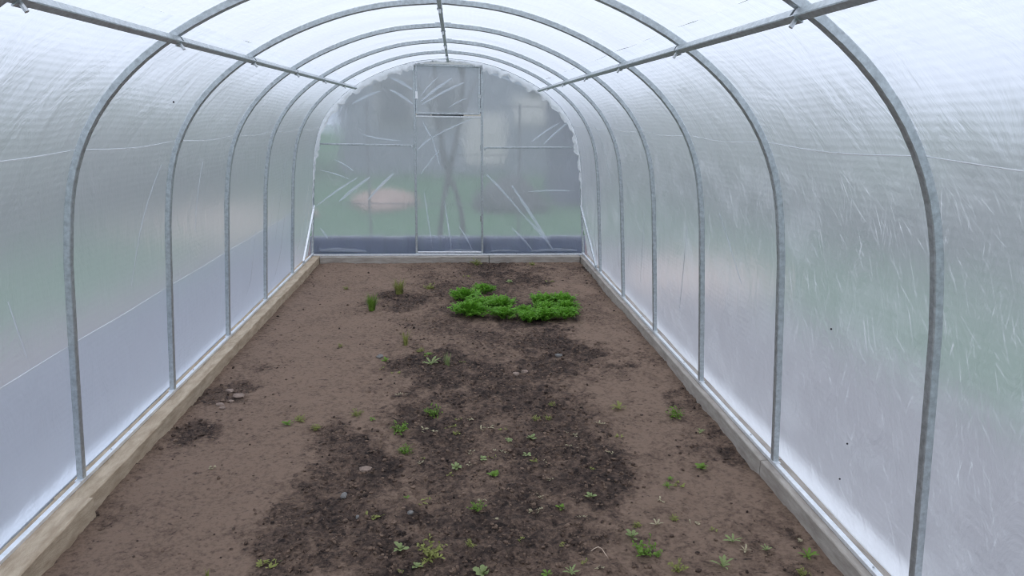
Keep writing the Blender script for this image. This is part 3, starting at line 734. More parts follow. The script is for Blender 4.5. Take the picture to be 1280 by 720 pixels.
# right: turned round so that +x section faces the bed
kerb(1.479, 2.916 - G, math.pi, 2.916 + 0.55 - G, 0.105, 'beam_grey', 'grey weathered kerb beam at the front right, nearest the camera', 5, 0.0, 0.0012)
kerb(1.479, 4.955 - G, math.pi, 2.039 - G, 0.105, 'beam_grey', 'grey weathered kerb beam, second on the right side', 6, 0.0, 0.0012)
kerb(1.479, 6.99 - G, math.pi, 2.035 - G, 0.105, 'beam_grey', 'grey weathered kerb beam, third on the right side', 7, 0.0, 0.0012)
kerb(1.479, 7.83, math.pi, 0.84 - G, 0.105, 'beam_grey', 'short grey kerb beam on the right side meeting the far kerb', 8, 0.0, 0.003)
kerb(-1.375, 7.80, -math.pi / 2, 1.80, 0.09, 'beam_grey', 'longer kerb beam along the far end, left part under the door', 9, 0.0, 0.003)
kerb(0.431, 7.80, -math.pi / 2, 0.985, 0.09, 'beam_grey', 'shorter kerb beam along the far end, right part', 10, 0.0, 0.003)
# ------------------------------------------------------------------ plants
LEAFMESH = {}
def leaf_mesh(shape, tone):
    key = (shape, tone)
    if key in LEAFMESH: return LEAFMESH[key]
    # outline of half widths along a unit-length leaf; lies along +x, rises then droops
    if shape == 'r': W = [(0, .03), (.15, .05), (.32, .15), (.42, .11), (.58, .24), (.68, .18), (.82, .22), (.93, .12), (1, .0)]
    elif shape == 's': W = [(0, .03), (.15, .06), (.25, .11), (.33, .06), (.48, .13), (.58, .08), (.74, .12), (.86, .06), (1, .0)]
    else: W = [(0, .02), (.3, .2), (.6, .24), (.85, .14), (1, 0)]
    v = []; f = []
    for t, w in W:
        z = 0.42 * t - 0.40 * t * t
        v += [(t, -w, z + w * 0.25), (t, 0, z), (t, w, z + w * 0.25)]
    for i in range(len(W) - 1):
        a = 3 * i; f += [(a, a + 3, a + 4, a + 1), (a + 1, a + 4, a + 5, a + 2)]
    me = pymesh('leaf', v, f); me.materials.append(M['leaf%d' % tone]); LEAFMESH[key] = me
    return me
def leaf_into(V, F, me, mat4):
    k = len(V)
    for v in me.vertices: V.append(mat4 @ v.co)
    for p in me.polygons: F.append(tuple(i + k for i in p.vertices))
def trs(loc, rx, ry, rz, s): return Matrix.Translation(loc) @ Euler((rx, ry, rz), 'XYZ').to_matrix().to_4x4() @ Matrix.Diagonal((s[0], s[1], s[2], 1))

def weed_rosette(x, y, size, shape, tone):
    z = sh(x, y); n = random.randint(6, 9) if shape == 'r' else random.randint(6, 8)
    R = size * 0.56
    if size >= 0.046:
        root = empty('weed', (x, y, z))
        for i in range(n):
            a = 2 * math.pi * (i + random.uniform(-.3, .3)) / n; s = R * random.uniform(0.7, 1.15)
            o = obj('leaf', leaf_mesh(shape, tone), None, root)
            o.matrix_basis = trs((0, 0, 0.002), random.uniform(-.3, .3), -random.uniform(0.15, 0.75), a, (s, s * random.uniform(.85, 1.25), s))
        if shape == 'r':
            for i in range(4):
                a = random.uniform(0, 6.28); s = R * 0.5
                o = obj('leaf', leaf_mesh(shape, tone), None, root)
                o.matrix_basis = trs((0, 0, 0.004), 0, -random.uniform(0.8, 1.2), a, (s, s, s))
        return root
    V, F = [], []
    for i in range(n):
        a = 2 * math.pi * (i + random.uniform(-.3, .3)) / n; s = R * random.uniform(.7, 1.15)
        leaf_into(V, F, leaf_mesh(shape, tone), trs((0, 0, 0.002), 0, -random.uniform(.1, .7), a, (s, s * 1.1, s)))
    o = obj('weed', pymesh('weed', V, F), M['leaf%d' % tone]); o.location = (x, y, z); return o
def weed_seedling(x, y, size, tone):
    """sprawling seedling: a few small leaves on thin runners lying on the soil"""
    V, F = [], []; n = random.randint(3, 6); z0 = sh(x, y)
    ax = random.uniform(-.4, .4)
    for i in range(n):
        ox = random.uniform(-.5, .5) * size; oy = random.uniform(-.3, .3) * size
        zz = sh(x + ox, y + oy) - z0
        for q in range(random.randint(2, 4)):
            s = max(0.010, size * random.uniform(.22, .38))
            leaf_into(V, F, leaf_mesh(random.choice('rsl'), tone), trs((ox, oy, zz + 0.002), random.uniform(-.4, .4), -random.uniform(0.05, 0.6), random.uniform(0, 6.28), (s, s * 1.0, s)))
    o = obj('seedling', pymesh('seedling', V, F), M['leaf%d' % tone]); o.location = (x, y, z0); return o
def weed_feathery(x, y, size, tone):
    """small feathery weed: many thin divided leaves"""
    V, F = [], []; n = 26
    for i in range(n):
        a = random.uniform(0, 6.28); el_ = random.uniform(0.15, 1.2); L = size * random.uniform(.30, .60)
        d = Vector((math.cos(a) * math.cos(el_), math.sin(a) * math.cos(el_), math.sin(el_)))
        for q in range(5):
            p = d * L * (0.25 + 0.75 * q / 4); s = size * random.uniform(.11, .20)
            leaf_into(V, F, leaf_mesh('l', tone), trs(p, random.uniform(-.6, .6), random.uniform(-.7, .4), a + random.choice((-1, 1)) * random.uniform(.4, 1.3), (s, s * 0.9, s)))
    o = obj('feathery_weed', pymesh('feathery_weed', V, F), M['leaf%d' % tone]); o.location = (x, y, sh(x, y)); return o
def weed_bushy(x, y, size, tone):
    root = empty('bushy_weed', (x, y, sh(x, y))); n = 9 if tone else 13
    for i in range(n):
        a = 2 * math.pi * i / n + random.uniform(-.3, .3); L = size * random.uniform(.42, .68); el_ = random.uniform(.25, 1.1)
        d = Vector((math.cos(a) * math.cos(el_), math.sin(a) * math.cos(el_), math.sin(el_)))
        V, F = [], []
        for q in range(11):
            p = d * L * (0.15 + 0.85 * q / 10); s = size * random.uniform(.10, .17)
            leaf_into(V, F, leaf_mesh('l', tone), trs(p, random.uniform(-.5, .5), random.uniform(-.9, .3), random.uniform(0, 6.28), (s, s, s)))
        k = len(V); sd = Vector((-math.sin(a), math.cos(a), 0)) * 0.0012
        V += [-sd, sd, d * L + sd * .5, d * L - sd * .5]; F.append((k, k + 1, k + 2, k + 3))
        obj('sprig', pymesh('sprig', V, F), M['leaf%d' % tone], root)
    return root
def weed_grass(x, y, size, tone):
    V, F = [], []; n = 80 if size > .1 else (26 if size > .05 else 7)
    H = size * (1.45 if size < .13 else .95)
    for i in range(n):
        r = size * 0.22 * math.sqrt(random.random()); a = random.uniform(0, 6.28); b = Vector((r * math.cos(a), r * math.sin(a), 0))
        lean = Vector((math.cos(a), math.sin(a), 0)) * random.uniform(.05, .45) * H; h = H * random.uniform(.55, 1.1); w = 0.0022 + size * 0.008
        s = Vector((-math.sin(a), math.cos(a), 0)) * w; k = len(V)
        for t in (0, .4, .75, 1):
            c = b + lean * t * t + Vector((0, 0, h * (t - .12 * t * t))); ww = s * (1 - t * t)
            V += [c - ww, c + ww]
        for q in range(3): F.append((k + 2 * q, k + 2 * q + 1, k + 2 * q + 3, k + 2 * q + 2))
    o = obj('grass_tuft', pymesh('grass_tuft', V, F), M['leaf%d' % tone]); o.location = (x, y, sh(x, y) - 0.002); return o

WEEDS=[
 ('g',-0.616,5.819,0.117,0),('g',-0.441,6.419,0.158,1),('f',-0.176,6.598,0.118,1),('f',0.281,7.662,0.137,1),('f',0.877,7.606,0.085,1),('p',0.17,7.069,0.071,1),
 ('p',0.973,6.798,0.085,1),('r',0.575,6.741,0.068,2),('f',-0.932,6.589,0.066,1),('g',-0.281,4.852,0.083,1),('f',-0.176,4.725,0.059,1),('r',-0.114,4.654,0.064,0),
 ('s',-0.092,4.461,0.143,2),('g',0.01,4.457,0.072,2),('r',-0.388,4.537,0.057,0),('p',-0.308,4.307,0.059,1),('p',-0.41,4.4,0.045,1),('p',-0.247,3.934,0.055,3),
 ('f',-0.729,4.87,0.05,1),('p',0.113,4.514,0.036,1),('r',-0.802,3.575,0.058,0),('f',-0.747,3.623,0.067,1),('f',-0.645,3.518,0.065,1),('f',-0.46,3.672,0.068,1),
 ('r',-0.368,3.594,0.038,0),('f',-0.216,3.447,0.105,0),('f',-0.174,3.237,0.084,0),('p',-0.084,3.173,0.034,1),('p',-0.1,3.117,0.037,3),('f',-0.062,3.641,0.106,0),
 ('p',-0.072,3.449,0.069,3),('p',0.037,3.493,0.049,1),('p',0.07,3.423,0.048,1),('p',0.145,3.578,0.038,3),('p',0.082,3.581,0.034,1),('p',0.232,3.453,0.082,3),
 ('p',0.298,3.459,0.049,1),('r',0.325,3.317,0.043,2),('r',0.438,3.338,0.052,2),('r',0.4,3.156,0.045,2),('p',0.426,3.113,0.045,1),('p',0.279,3.213,0.054,3),
 ('r',0.192,3.134,0.041,2),('p',0.235,3.165,0.034,1),('p',0.132,3.105,0.041,3),('p',0.134,3.204,0.034,3),('r',0.065,3.061,0.055,2),('p',0.04,3.008,0.032,1),
 ('r',0.232,2.968,0.064,0),('f',0.49,3.561,0.051,1),('f',0.558,3.599,0.047,1),('f',0.598,3.774,0.049,1),('p',0.649,3.383,0.057,3),('p',0.472,3.086,0.033,3),
 ('p',0.487,2.917,0.032,3),('r',-0.142,2.8,0.027,0),('p',-0.067,2.769,0.053,1),('f',0.149,2.681,0.062,0),('p',0.226,2.604,0.029,3),('p',-0.259,2.649,0.07,1),
 ('r',-0.139,2.401,0.062,2),('b',-0.028,2.365,0.133,1),('r',-0.073,2.305,0.042,2),('f',0.121,2.417,0.044,1),('r',0.16,2.272,0.068,2),('p',-0.122,2.28,0.034,1),
 ('p',0.175,2.769,0.03,3),('p',0.416,2.788,0.034,3),('r',0.497,2.686,0.046,0),('r',0.631,2.763,0.054,2),('p',0.377,2.668,0.036,3),('p',0.414,2.678,0.029,3),
 ('p',0.57,2.626,0.032,3),('p',0.314,2.447,0.024,1),('p',0.462,2.418,0.027,1),('p',0.525,2.308,0.029,1),('f',0.775,2.526,0.041,1),('b',0.755,2.349,0.106,0),
 ('r',0.733,2.445,0.067,2),('s',0.852,2.527,0.06,3),('s',0.977,2.819,0.062,0),('s',0.469,2.249,0.068,2),('r',0.385,2.236,0.042,0),('p',0.578,2.266,0.028,3),
 ('s',0.956,3.7,0.11,1),('f',1.245,3.586,0.103,0),('s',1.312,3.378,0.049,2),('p',0.811,3.503,0.05,3),('p',0.874,3.343,0.052,1),('p',0.628,3.247,0.047,3),
 ('p',0.678,3.004,0.036,1),('p',0.8,3.185,0.046,3),('r',1.191,2.992,0.073,0),('r',1.012,2.888,0.032,0),('p',1.048,2.843,0.052,1),('p',0.921,2.707,0.04,3),
 ('f',0.935,2.569,0.045,1),('p',1.013,2.547,0.041,3),('p',1.067,2.48,0.044,1),('s',1.111,2.401,0.07,2),('s',1.137,2.342,0.053,3),('s',1.217,2.342,0.054,2),
 ('p',1.352,2.382,0.042,3),('s',1.346,2.279,0.088,0),('s',1.018,2.25,0.089,2),('b',0.848,2.236,0.071,1),('f',1.284,2.187,0.051,1),('r',0.806,2.336,0.026,0),
 ('p',-1.051,3.114,0.058,3),('g',-0.798,2.316,0.025,1),('p',-0.609,2.365,0.086,1),
]

# landmarks by which the small plants are told apart
LANDMARKS = [(-0.342, 3.06, 'the pinkish clod'), (-0.616, 5.819, 'the bright grass tuft'), (0.50, 5.75, 'the parsley patch'), (0.60, 2.38, 'the bent straw'), (-0.028, 2.365, 'the bushy foreground weed'), (-0.092, 4.461, 'the large grey-green weed'), (0.956, 3.70, 'the yellowish spiky weed')]
TONE = ['green', 'olive', 'grey-green', 'straw-coloured']
KIND = {'g': ('tuft of grass', 'grass'), 'f': ('feathery weed', 'weed'), 'r': ('leafy rosette weed', 'weed'), 'p': ('flat seedling', 'seedling'), 's': ('spiky-leaved weed', 'weed'), 'b': ('bushy weed', 'weed')}
SPECIAL = {(-0.616, 5.819): 'bright green upright tuft of grass at the far left of the bed', (-0.441, 6.419): 'olive tuft of grass behind the bright green tuft, beside a dark hollow', (-0.092, 4.461): 'large grey-green spiky weed alone in the middle of the bed', (-0.028, 2.365): 'bushy foreground weed with many small olive leaves, largest near the camera',
    (0.755, 2.349): 'dense dark green bushy weed at the front right of the bed', (0.733, 2.445): 'broad-leaved weed growing against the back of the dense bushy weed', (0.956, 3.7): 'yellowish spiky weed with upright pointed leaves, right of the bed middle', (1.191, 2.992): 'bright green leafy weed near the right kerb joint', (0.232, 2.968): 'fresh green rosette weed, brightest in the middle of the near bed',
    (1.346, 2.279): 'dark green spiky weed close against the right kerb near the camera', (1.018, 2.25): 'pale spiky rosette weed at the bottom right of the photo', (0.16, 2.272): 'pale rosette weed at the bottom middle of the photo', (0.281, 7.662): 'olive weed growing against the far kerb below the door', (-0.798, 2.316): 'single grass shoot at the bottom left of the photo', (-0.609, 2.365): 'yellow-green sprawling seedling on the dark soil at the bottom left', (1.245, 3.586): 'dark green feathery weed halfway along the right kerb'}
used = {}
POS = []
def side_of(x, y):
    best = None
    for lx, ly, nm in LANDMARKS:
        dx, dy = x - lx, y - ly; d = math.hypot(dx, dy)
        if d > 0.02 and (best is None or d < best[0]): best = (d, dx, dy, nm)
    d, dx, dy, nm = best
    h = 'left' if dx < 0 else 'right'
    if abs(dx) > 2.2 * abs(dy): rel = 'to the %s of' % h
    elif abs(dy) > 2.2 * abs(dx): rel = 'in front of' if dy < 0 else 'behind'
    else: rel = ('in front and %s of' if dy < 0 else 'behind and %s of') % h
    return d, '%s %s' % (rel, nm)
RANKS = ['', 'second', 'third', 'fourth', 'fifth', 'sixth', 'seventh', 'eighth']
LABELS = {}; byclass = {}
for (kd, x, y, size, tone) in WEEDS:
    if (x, y) in SPECIAL: LABELS[x, y] = SPECIAL[x, y]; continue
    d, rel = side_of(x, y)
    key = ('tiny ' if size < .042 else ('large ' if size > .085 else 'small ')) + TONE[tone] + ' ' + KIND[kd][0], rel
    byclass.setdefault(key, []).append((d, x, y))
for (what, rel), lst in byclass.items():
    lst.sort()
    for i, (d, x, y) in enumerate(lst):
        pre = '' if len(lst) == 1 else ('nearest ' if i == 0 else RANKS[i] + ' nearest ')
        LABELS[x, y] = pre + what + ' ' + rel
for (kd, x, y, size, tone) in WEEDS:
    if kd == 'g': o = weed_grass(x, y, size, tone)
    elif kd == 'f': o = weed_feathery(x, y, size, tone)
    elif kd in 'rs': o = weed_rosette(x, y, size, kd, tone)
    elif kd == 'p': o = weed_seedling(x, y, size, tone)
    else: o = weed_bushy(x, y, size, tone)
    what, cat = KIND[kd]
    lab = LABELS[x, y]
    if lab in used: print('DUPLABEL', lab)
    used[lab] = 1
    tag(o, lab, cat, {'p': 'seedlings in the soil', 'g': 'grass tufts in the soil'}.get(kd, 'weeds in the soil'))

# parsley patch: each plant a thing, each frond a part sharing one of four meshes
def frond(seed):
    rr = random.Random(seed); V, F = [], []
    for i in range(9):
        t = i / 8; p = Vector((0.55 * t, 0, 0.62 * t - 0.30 * t * t)); span = 0.30 * (1 - 0.6 * abs(t - 0.45)) if t > .25 else 0
        if i < 8:
            k = len(V); q = Vector((0.55 * (i + 1) / 8, 0, 0.62 * (i + 1) / 8 - 0.30 * ((i + 1) / 8) ** 2))
            V += [p + Vector((0, -.012, 0)), p + Vector((0, .012, 0)), q + Vector((0, .01, 0)), q + Vector((0, -.01, 0))]; F.append((k, k + 1, k + 2, k + 3))
        if not span: continue
        for s in (-1, 1):
            for j in range(4):
                c = p + Vector((0.06 * j, s * span * (j + 1) / 4, rr.uniform(-.05, .09)))
                for m in range(4):
                    a = rr.uniform(0, 6.28); L = rr.uniform(.04, .08); d = Vector((math.cos(a), math.sin(a), rr.uniform(-.5, .6))) * L; e_ = Vector((-math.sin(a), math.cos(a), rr.uniform(-.4, .4))) * L * .45
                    k = len(V); V += [c - d * .3, c + e_ + d * .3, c + d, c - e_ + d * .3]; F.append((k, k + 1, k + 2, k + 3))
    me = pymesh('frond', V, F); me.materials.append(M['parsley']); return me
FRONDS = [frond(s) for s in range(5)]
PARSLEY = [(0.143, 6.166, 0.209, 'at the back left corner of'), (0.326, 6.396, 0.159, 'at the very back of'), (0.182, 5.643, 0.256, 'at the front left of'), (0.443, 5.832, 0.225, 'in the left half, right middle, of'), (0.439, 5.562, 0.19, 'at the front middle of'), (0.617, 5.627, 0.141, 'in the gap between both halves of'), (0.338, 5.994, 0.149, 'in the centre of the left half of'), (0.811, 5.93, 0.21, 'at the back of the right half of'), (0.96, 5.93, 0.21, 'at the back right corner of'), (0.764, 5.503, 0.189, 'at the front of the right half of'), (0.922, 5.498, 0.177, 'at the front right corner of'), (0.25, 5.86, 0.19, 'in the middle row, left half, of'), (0.80, 5.72, 0.17, 'in the middle row, right half, of'), (0.96, 5.70, 0.19, 'at the right edge, halfway back, of'), (0.64, 5.462, 0.15, 'at the front edge of the right half of')]
for i, (x, y, w, t) in enumerate(PARSLEY):
    root = empty('parsley_plant', (x, y, sh(x, y))); tag(root, 'bright green feathery parsley plant %s the patch' % t, 'parsley', 'parsley plants in the patch at the far end')
    H = 0.15 if i not in (1,) else 0.16
    n = 36
    for k in range(n):
        a = 2.399 * k + random.uniform(-.3, .3); inner = k < n * 0.45
        s = (w * 0.78 if not inner else w * 0.6) * random.uniform(.8, 1.15)
        o = obj('frond', FRONDS[k % 5], None, root)
        tilt = random.uniform(0.0, 0.4) if not inner else random.uniform(0.45, 1.15)
        hz = H / max(w * 0.5, 0.05) * 0.62
        o.matrix_basis = trs((0.015 * math.cos(a), 0.015 * math.sin(a), 0.0), random.uniform(-.3, .3), -tilt, a, (s, s, s * hz))

# ------------------------------------------------------------------ clods and litter
def clod(x, y, r, mat, label, name='clod', seed=1, flat=0.6):
    bm = bmesh.new(); bmesh.ops.create_icosphere(bm, subdivisions=2, radius=1.0); rr = random.Random(seed)
    ax = [rr.uniform(-1, 1) for _ in range(6)]
    for v in bm.verts:
        c = v.co; k = 1 + 0.22 * math.sin(c.x * 3 + ax[0] * 5) * math.sin(c.y * 3.3 + ax[1] * 5) + rr.uniform(-.10, .10)
        v.co = Vector((c.x * k * r, c.y * k * r * 0.72, max(c.z, -0.5) * k * r * flat))
    o = obj(name, bm, M[mat]); o.location = (x, y, sh(x, y) + r * flat * 0.35); o.rotation_euler = (0, 0, rr.uniform(0, 3) if seed != 1 else -0.25)
    tag(o, label, 'clod', 'clods on the soil'); return o
clod(-0.342, 3.06, 0.032, 'clod', 'largest pinkish brown clod lying on the dark dug soil', seed=1, flat=0.55)
clod(-0.402, 2.814, 0.020, 'clod_grey', 'round grey clod on the dark soil in front of the pinkish one', seed=2)
clod(-0.324, 2.641, 0.010, 'clod_grey', 'small pale pebble left of the yellow seedling at the front', 'pebble', 3, .8)
clod(-0.118, 2.678, 0.012, 'clod_grey', 'small grey pebble above the bushy foreground weed', 'pebble', 4, .8)
for i, (dx, dy, r, t) in enumerate(((0, 0, .026, 'pale clod in the heap by the left kerb, nearest the kerb'), (.075, .10, .030, 'pale clod in the heap by the left kerb, furthest into the bed'), (-.005, .20, .024, 'pale clod in the heap by the left kerb, at its back'), (.045, .045, .018, 'small pale clod in the heap by the left kerb, at its middle'), (0.03, -0.05, .02, 'small pale clod in the heap by the left kerb, at its front'))):
    clod(-1.227 + dx, 3.864 + dy, r, 'clod', t, seed=10 + i, flat=0.5)
clod(0.439, 4.288, 0.028, 'clod', 'elongated pale clod in the middle of the bed', seed=20, flat=.5)
clod(0.496, 4.314, 0.025, 'clod', 'rounded pale clod right of the elongated one in mid bed', seed=21, flat=.5)
clod(0.748, 4.60, 0.024, 'clod_grey', 'grey clod right of the bed middle in front of the parsley', seed=22)
clod(-0.432, 4.619, 0.030, 'clod_grey', 'flat grey clod left of the large grey-green weed', seed=23, flat=.45)
tw = [(0.564, 2.377), (0.578, 2.394), (0.594, 2.398), (0.606, 2.388), (0.615, 2.35), (0.622, 2.309)]
bm = tube([(x, y, sh(x, y) + 0.006 + 0.006 * math.sin(i)) for i, (x, y) in enumerate(tw)], 0.0017, 6)
o = obj('straw', bm, M['twig'], smooth=True); tag(o, 'bent pale straw lying on the soil left of the dense bushy weed', 'straw')

# ------------------------------------------------------------------ garden outside, seen through the film
def plane(name, x0, x1, y0, y1, z, mat, label, n=2):
    bm = bmesh.new(); bmesh.ops.create_grid(bm, x_segments=n, y_segments=n, size=0.5, matrix=Matrix.Translation(((x0 + x1) / 2, (y0 + y1) / 2, z)) @ Matrix.Diagonal((x1 - x0, y1 - y0, 1, 1)))
    o = obj(name, bm, M[mat]); o['kind'] = 'structure'; o['label'] = label; return o
plane('lawn', -70, 70, -30, 90, -0.09, 'lawn', 'green lawn outside, blurred through the film', 8)
def border(name, sgn, w, label):
    bm = bmesh.new(); rows = []
    for i in range(60):
        y = -4 + i * 0.23
        e = w + 0.25 * float(fbm(np.array([y * 0.9]), np.array([sgn * 4.0]), 3, 140)[0])
        rows.append([bm.verts.new((sgn * 1.50, y, -0.055)), bm.verts.new((sgn * (1.5 + e * .5), y, -0.05)), bm.verts.new((sgn * (1.5 + e), y, -0.088))])
    for a, b in zip(rows[:-1], rows[1:]):
        for j in range(2): bm.faces.new((a[j], a[j + 1], b[j + 1], b[j]))
    bmesh.ops.recalc_face_normals(bm, faces=bm.faces)
    o = obj(name, bm, M['earth'], smooth=True); o['kind'] = 'structure'; o['label'] = label
border('bare_border', -1, 2.6, 'bare earth strip outside along the left wall')
border('bare_border', 1, 2.2, 'bare earth strip outside along the right wall')
# white cloth lying outside along both feet of the tunnel
def skirt(sgn, label):
    bm = bmesh.new(); rows = []
    for i in range(70):
        y = -0.6 + i * 0.1235
        q = float(fbm(np.array([y * 3.0]), np.array([sgn * 2.0]), 3, 150)[0])
        rows.append([bm.verts.new((sgn * 1.536, y, 0.075)), bm.verts.new((sgn * 1.60, y, 0.055 + .01 * q)), bm.verts.new((sgn * 1.72, y, 0.0 + .015 * q)), bm.verts.new((sgn * (1.84 + .03 * q), y, -0.04))])
    for a, b in zip(rows[:-1], rows[1:]):
        for j in range(3): bm.faces.new((a[j], a[j + 1], b[j + 1], b[j]))
    bmesh.ops.recalc_face_normals(bm, faces=bm.faces)
    o = obj('ground_cloth', bm, M['skirt'], smooth=True); tag(o, label, 'cloth', 'white cloths along the tunnel')
skirt(-1, 'white strip lying outside along the foot of the left film wall'); skirt(1, 'white strip lying outside along the foot of the right film wall')
# slate board across the back of the gable
b0 = empty('edging_board', (0, YE + 0.05, 0)); tag(b0, 'low slate-blue board standing behind the far gable, seen through the film', 'board')
for i in range(15):
    x = -1.5 + i * 0.2
    obj('panel', bar((x + .1, random.uniform(-.006, .006), -0.08), (x + .1, 0, 0.282 + random.uniform(-.004, .004)), 0.196, 0.02, up=(0, 1, 0)), M['slate'], b0)
def mound(x, y, rx, ry, h, mat, label):
    bm = bmesh.new(); bmesh.ops.create_icosphere(bm, subdivisions=3, radius=1.0)
    for v in bm.verts:
        c = v.co; k = 1 + .12 * math.sin(c.x * 4 + x) * math.cos(c.y * 5); v.co = Vector((c.x * rx * k, c.y * ry * k, max(c.z, -.05) * h * k))
    o = obj('earth_heap', bm, M[mat], smooth=True); o.location = (x, y, -0.08); tag(o, label, 'heap', 'pale earth heaps outside')
mound(-5.2, 11.6, 1.5, 0.9, 0.25, 'sand_pale', 'pale pinkish earth heap showing through the left film wall')
mound(3.3, 7.4, 1.1, 0.75, 0.20, 'sand_pale', 'pale pinkish earth heap showing through the right film wall')
mound(-1.25, 14.2, 0.62, 1.3, 0.26, 'sand', 'pale brown earth heap behind the far gable, left of the door')
mound(-3.0, 12.6, 0.75, 0.35, 0.2, 'sand', 'small pale heap behind the far gable at its left edge')
mound(1.05, 13.6, 0.7, 0.8, 0.55, 'bark', 'dark heap behind the far gable right of the door')
# young tree with crossing stems
t0 = empty('young_tree', (0, 9.8, -0.09)); tag(t0, 'bare young tree with crossing dark stems behind the far door', 'tree')
obj('stem', tube([(-0.16, 0, 0), (-0.10, 0, .5), (-0.03, .02, .85), (0.05, .02, 1.2), (.14, 0, 1.6), (.17, 0, 2.1), (.2, 0, 2.9)], [.035, .035, .04, .035, .03, .03, .02], 8), M['bark'], t0, True)
obj('stem', tube([(0.17, .05, 0), (.15, .05, .35), (.08, .05, .65), (-.03, .05, .88), (-.11, .05, 1.25), (-.13, .05, 1.6), (-.2, .05, 2.4)], [.035, .035, .035, .04, .035, .03, .02], 8), M['bark'], t0, True)
for i, (a, b) in enumerate((((.14, 0, 1.6), (.45, .2, 2.3)), ((-.11, .05, 1.4), (-.5, .2, 2.2)), ((.17, 0, 2.1), (-.1, -.2, 2.8)))):
    obj('branch', tube([a, ((a[0] + b[0]) / 2, .1, (a[2] + b[2]) / 2 + .05), b], [.02, .015, .008], 6), M['bark'], t0, True)
# wire fence a little way behind
fe = empty('wire_fence', (0, 9.0, -0.09)); tag(fe, 'thin wire fence with slim posts behind the far gable', 'fence')
for x in (-2.4, -0.97, 0.84, 2.4): obj('post', bar((x, 0, 0), (x, 0, 1.80), .022, .022, up=(0, 1, 0)), M['wire'], fe)
for z in (0.61, 1.2, 1.77): obj('wire', tube([(-3, 0, z), (0, 0.01, z - .01), (3, 0, z)], .006, 5), M['wire'], fe)
# house and shed
def house(name, x0, x1, y0, y1, h, rh, wall, label, wins, doors=()):
    cx, cy2 = (x0 + x1) / 2, (y0 + y1) / 2; r = empty(name, (cx, cy2, -0.09)); tag(r, label, 'building')
    hw, hd = (x1 - x0) / 2, (y1 - y0) / 2
    v = [(-hw, -hd, 0), (hw, -hd, 0), (hw, hd, 0), (-hw, hd, 0), (-hw, -hd, h), (hw, -hd, h), (hw, hd, h), (-hw, hd, h), (-hw, 0, h + rh), (hw, 0, h + rh)]
    f = [(0, 1, 5, 4), (1, 2, 6, 9, 5), (2, 3, 7, 6), (3, 0, 4, 8, 7)]
    obj('wall', pymesh('wall', v, f), M[wall], r)
    o_ = .35
    rv = []; rf = []
    for s in (-1, 1):
        k = len(rv); rv += [(-hw - o_, s * (hd + o_), h - o_ * rh / hd), (hw + o_, s * (hd + o_), h - o_ * rh / hd), (hw + o_, 0, h + rh + .05), (-hw - o_, 0, h + rh + .05)]
        rv += [(a, b, c + .14) for a, b, c in rv[k:k + 4]]
        rf += [tuple(k + i for i in q) for q in ((0, 1, 2, 3), (4, 5, 6, 7), (0, 1, 5, 4), (1, 2, 6, 5), (2, 3, 7, 6), (3, 0, 4, 7))]
    obj('roof', pymesh('roof', rv, rf), M['roof'], r)
    for (wx, wz, ww, wh) in wins:
        fr = obj('window', bar((wx - cx, -hd - .02, wz), (wx - cx, -hd - .02, wz + wh), ww, .08, up=(0, 1, 0)), M['panel'], r)
        obj('pane', bar((wx - cx, -hd - .07, wz + .06), (wx - cx, -hd - .07, wz + wh - .06), ww - .16, .03, up=(0, 1, 0)), M['glass'], fr)
    for (wx, wz, ww, wh) in doors:
        obj('panel', bar((wx - cx, -hd - .02, wz), (wx - cx, -hd - .02, wz + wh), ww, .06, up=(0, 1, 0)), M['panel'], r)
house('house', -3.2, 3.0, 22, 29, 4.2, 2.6, 'plaster', 'large grey house far behind the door, blurred through the gable film', [(-1.6, 1.3, 1.1, 1.3), (-0.2, 1.3, .9, 1.3)], [(0.9, 0.3, 1.2, 1.4), (2.2, 1.4, 0.9, .8)])
house('shed', 2.0, 4.6, 14, 16.5, 2.3, .9, 'shed', 'dark blue shed behind the right part of the far gable', [(3.4, 1.0, .6, .6)])
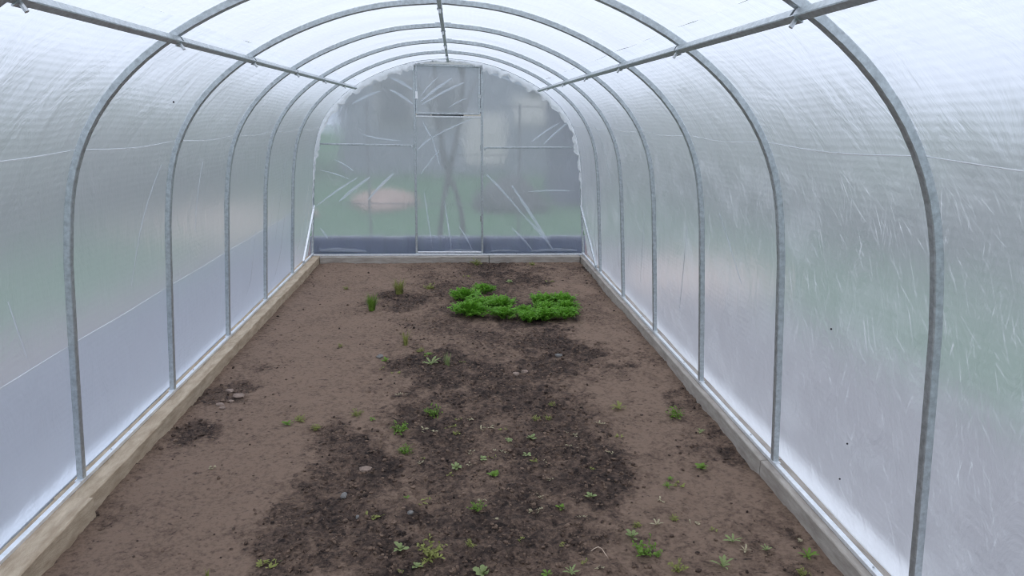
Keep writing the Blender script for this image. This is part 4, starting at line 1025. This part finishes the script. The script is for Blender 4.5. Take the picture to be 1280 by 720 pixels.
def blob_tree(x, y, h, r, trunk, label, seed):
    rr = random.Random(seed); root = empty('garden_tree', (x, y, -0.09)); tag(root, label, 'tree', 'trees and bushes round the tunnel')
    bm = bmesh.new()
    for i in range(22):
        a = rr.uniform(0, 6.28); q = math.sqrt(rr.random()); zz = rr.uniform(trunk + .1 * h, h)
        taper = 1 - .55 * ((zz - trunk) / max(h - trunk, .1)) ** 2; rad = r * rr.uniform(.32, .55)
        bmesh.ops.create_icosphere(bm, subdivisions=2, radius=rad, matrix=Matrix.Translation((r * .75 * q * taper * math.cos(a), r * .75 * q * taper * math.sin(a), max(zz - rad * .4, rad * .9))))
    for v in bm.verts: v.co += Vector((rr.uniform(-1, 1), rr.uniform(-1, 1), rr.uniform(-1, 1))) * r * .05
    obj('crown', bm, M['crown'], root)
    obj('trunk', tube([(0, 0, 0), (.03, 0, trunk * .6 + .2), (0, 0, trunk + .35 * h)], [.05 * r + .05, .04 * r + .05, .04], 8), M['bark'], root, True)
TREES = [(-5.4, 21, 4.6, 1.6, .8, 'dark bushy tree behind the far gable, left of the house'), (5.9, 21.5, 4.4, 1.6, .8, 'dark bushy tree behind the far gable, right of the shed'),
    (-10, 24, 6, 2.8, 1.2, 'tall tree beyond the far left corner'), (10.5, 24, 6, 2.8, 1.2, 'tall tree beyond the far right corner'),
    (-8.6, -2.5, 2.9, 1.9, .5, 'dense round tree just outside the frame side of the left wall'),
    (-8.9, 1.8, 3.9, 1.9, .5, 'dense round tree showing darkly through the nearest bay of the left wall'),
    (-9.2, 6.0, 3.4, 1.9, .5, 'dense round tree showing darkly through the middle bays of the left wall'),
    (-8.6, 10.2, 2.9, 1.9, .5, 'dense round tree showing darkly through the far bays of the left wall'),
    (-8.9, 14.4, 3.9, 1.9, .5, 'dense round tree beyond the far end of the left wall'),
    (-9.2, 18.4, 3.4, 1.9, .5, 'last dense round tree in the row along the left wall'),
    (8.6, -2.5, 2.9, 1.9, .5, 'dense round tree just outside the frame side of the right wall'),
    (8.9, 1.8, 3.9, 1.9, .5, 'dense round tree showing darkly through the nearest bay of the right wall'),
    (9.2, 6.0, 3.4, 1.9, .5, 'dense round tree showing darkly through the middle bays of the right wall'),
    (8.6, 10.2, 2.9, 1.9, .5, 'dense round tree showing darkly through the far bays of the right wall'),
    (8.9, 14.4, 3.9, 1.9, .5, 'dense round tree beyond the far end of the right wall'),
    (9.2, 18.4, 3.4, 1.9, .5, 'last dense round tree in the row along the right wall')]
for i, (x, y, h, r, tk, t) in enumerate(TREES): blob_tree(x, y, h, r, tk, t, 200 + i)
